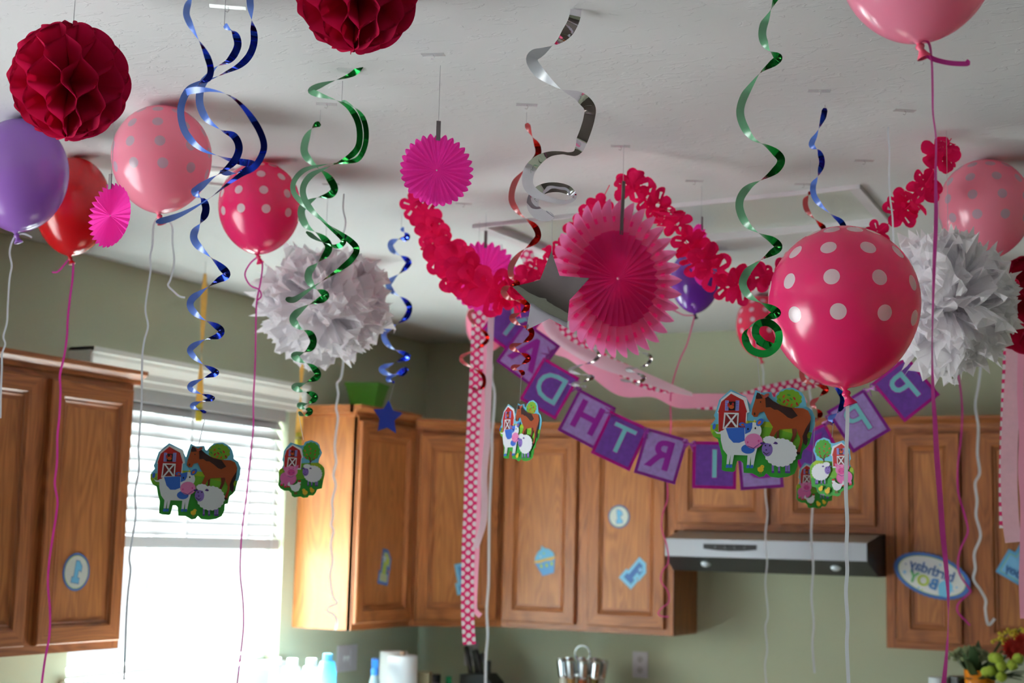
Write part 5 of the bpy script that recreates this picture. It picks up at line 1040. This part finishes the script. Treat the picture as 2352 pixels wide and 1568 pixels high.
flystrip('amber fly strip half hidden behind the left white pompom', 697, 760, 1035, 5.6, 17)
# ---- streamers and wide ribbons
SP = spotribbon('pink_spotted_streamer', (216, 40, 110), (238, 232, 234), .0337, .0267, .0078); CP = mat('pale_pink_crepe', (244, 168, 196), .8, trans=.4, bump=.4, bscale=260); CW = mat('white_pink_crepe', (240, 214, 226), .8, trans=.4, bump=.3, bscale=200)
tag(band('spotted_streamer', [(1106, 690), (1099, 735), (1096, 790), (1094, 850), (1090, 920), (1086, 1000), (1082, 1080), (1080, 1160), (1076, 1250), (1074, 1330), (1074, 1410), (1078, 1480)], 4.75, .042, SP, uv=True), 'long vertical pink streamer with white spots left of the white ribbon', 'streamer')
tag(band('crepe_streamer', [(1118, 700), (1118, 760), (1112, 830), (1108, 900), (1108, 960), (1104, 1040), (1100, 1130), (1096, 1250), (1092, 1330), (1090, 1390), (1094, 1405), (1104, 1414)], 4.85, .017, CP), 'pale pink crepe strip just behind the vertical spotted streamer', 'streamer')
tag(band('crepe_streamer', [(1130, 700), (1127, 760), (1124, 840), (1122, 900), (1120, 960), (1118, 1020), (1112, 1090), (1113, 1150), (1110, 1200), (1100, 1235), (1092, 1258)], 4.70, .020, CW), 'white crepe strip with a curled end between spotted streamer and white ribbon', 'streamer')
tag(band('spotted_streamer', [(1205, 575), (1235, 640), (1275, 745), (1330, 790), (1400, 835), (1450, 858), (1530, 905), (1620, 925), (1700, 918), (1760, 900), (1830, 885), (1920, 862), (2010, 850), (2060, 820)], 4.95, .046, SP, uv=True, seg=8), 'swagged pink streamer with white spots behind the banner', 'streamer')
tag(band('crepe_streamer', [(1190, 640, 30), (1225, 720, 36), (1262, 790, 30), (1310, 815, 22), (1370, 850, 38), (1430, 890, 40), (1500, 905, 14), (1560, 920, 34), (1640, 918, 30), (1720, 915, 20), (1790, 925, 24), (1850, 915, 20)], 4.88, .062, CP, seg=8), 'swagged pale pink crepe streamer twisted along behind the banner', 'streamer')
tag(band('crepe_streamer', [(1225, 600, 20), (1260, 740, 30), (1300, 790, 24), (1380, 830, 30), (1450, 855, 26), (1540, 890, 18), (1590, 905, 8)], 4.84, .05, CW, seg=8), 'whitish crepe streamer lying over the pale pink swag', 'streamer')
tag(band('crepe_streamer', [(2330, 800), (2328, 860), (2322, 950), (2318, 1040), (2318, 1120), (2322, 1200), (2328, 1245)], 4.1, .044, mat('blush_spotted_crepe', (240, 196, 210), .8, trans=.4, noise_amt=.08, nscale=60), uv=True), 'wide blush crepe streamer hanging at the right edge', 'streamer')
tag(band('spotted_streamer', [(2322, 800), (2318, 900), (2314, 1020), (2312, 1120), (2313, 1213)], 4.16, .042, SP, uv=True), 'spotted streamer behind the wide blush one at the right edge', 'streamer')
tag(band('crepe_streamer', [(2346, 800), (2344, 900), (2348, 1000), (2346, 1080), (2351, 1160), (2350, 1260), (2348, 1340), (2351, 1420)], 4.06, .018, CP), 'narrow pale pink crepe strip at the far right edge', 'streamer')
# ---- purple letter banner (the picture is a mirror image, so its letters read backwards)
VIO = mat('violet_mottled_card', (112, 62, 168), .5, noise_amt=.35, nscale=70); LIL = mat('lilac_mottled_card', (168, 140, 210), .5, noise_amt=.25, nscale=80); EDG = mat('magenta_foil_edge', (196, 28, 160), .25, metal=.45); EDP = mat('purple_foil_edge', (142, 40, 160), .3, metal=.45)
LTM = mat('aqua_letter', (130, 212, 220), .45); LTP = mat('purple_letter', (160, 44, 176), .35, metal=.3)
def banner():
    cards = [  # centre, size px (w, h), roll in the picture, letter, dark card?
        (1176, 746, 100, 110, -.62, 'Y', 1, 4.75), (1213, 812, 100, 116, -.60, 'A', 0, 4.70), (1262, 892, 96, 112, -.50, 'D', 1, 4.65), (1348, 962, 96, 108, -.46, 'H', 0, 4.60), (1424, 1012, 98, 108, -.42, 'T', 1, 4.56),
        (1518, 1047, 98, 108, -.27, 'R', 0, 4.52), (1641, 1068, 100, 108, -.01, 'I', 1, 4.48), (1746, 1068, 98, 108, .09, 'B', 0, 4.45), (1875, 1040, 98, 108, .45, 'Y', 1, 4.38), (1972, 966, 100, 112, .56, 'P', 0, 4.32), (2080, 893, 102, 116, .68, 'P', 1, 4.26)]
    C = at(1600, 1000, 4.5); root = thing('birthday_banner', 'purple letter banner of square cards strung in front of the oak cabinets', 'banner', C); T = Matrix.Translation(-C)
    Ms = []
    for (x, y, w, h, roll, ch, dark, d) in cards:
        P = at(x, y, d); W, H = w/F*d, h/F*d; M = T @ facing(P, .03, -ROLL*0+(roll), 0); Ms.append((M, W, H)); big = dark or True
        bm = bmesh.new(); bx(bm, -W/2, W/2, -H/2, H/2, 0, .0012, 0); a = .072*W; bx(bm, -W/2+a, W/2-a, -H/2+a, H/2-a, .0013, .0017, 1)
        for v in bm.verts: v.co = M @ v.co
        cdo = obj('card', bm, [EDG if dark else EDP, VIO if dark else LIL], root)
        bm = bmesh.new(); text_mesh(bm, ch, H*.86, Matrix.Translation((0, -H*.0, .0019)), 0, .0003, True, bold=.0032)
        text_mesh(bm, ch, H*.86, Matrix.Translation((0, -H*.0, .0024)), 1, .0003, True, bold=.0008)
        for v in bm.verts: v.co = M @ v.co
        obj('letter', bm, [LTP, LTM if (dark and ch != 'Y') or x in (1972, 1176) else LTP], cdo)
    bow = mat('violet_ribbon_bow', (150, 40, 160), .3, coat=.4)
    for (M0, W0, H0), (M1, W1, H1) in zip(Ms, Ms[1:]):
        a = M0 @ Vector((W0/2-.008, H0/2-.012, .004)); b = M1 @ Vector((-W1/2+.008, H1/2-.012, .004)); c = (a+b)/2+Vector((0, -.004, 0)); bm = bmesh.new(); e = (b-a).normalized(); tube(bm, [a, c, b], .0018, 5)
        nn = e.cross(fw).normalized()
        for s in (-1, 1): tube(bm, [c, c+e*.016*s+nn*.010, c+e*.024*s, c+e*.014*s-nn*.004, c], [.001, .0028, .0032, .0028, .001], 6); tube(bm, [c, c+e*.012*s-nn*.012, c+e*.018*s-nn*.022], [.0016, .0026, .0014], 6)
        obj('ribbon_bow', bm, bow, root)
    bm = bmesh.new(); p0 = Ms[0][0] @ Vector((-.04, .06, 0)); p1 = Ms[-1][0] @ Vector((.05, .06, 0))
    tube(bm, [p0, p0+Vector((-.1, .1, CEIL-(p0+C).z))], .0012, 5); tube(bm, [p1, p1+Vector((.25, .1, CEIL-(p1+C).z))], .0012, 5); obj('string', bm, bow, root)
banner()
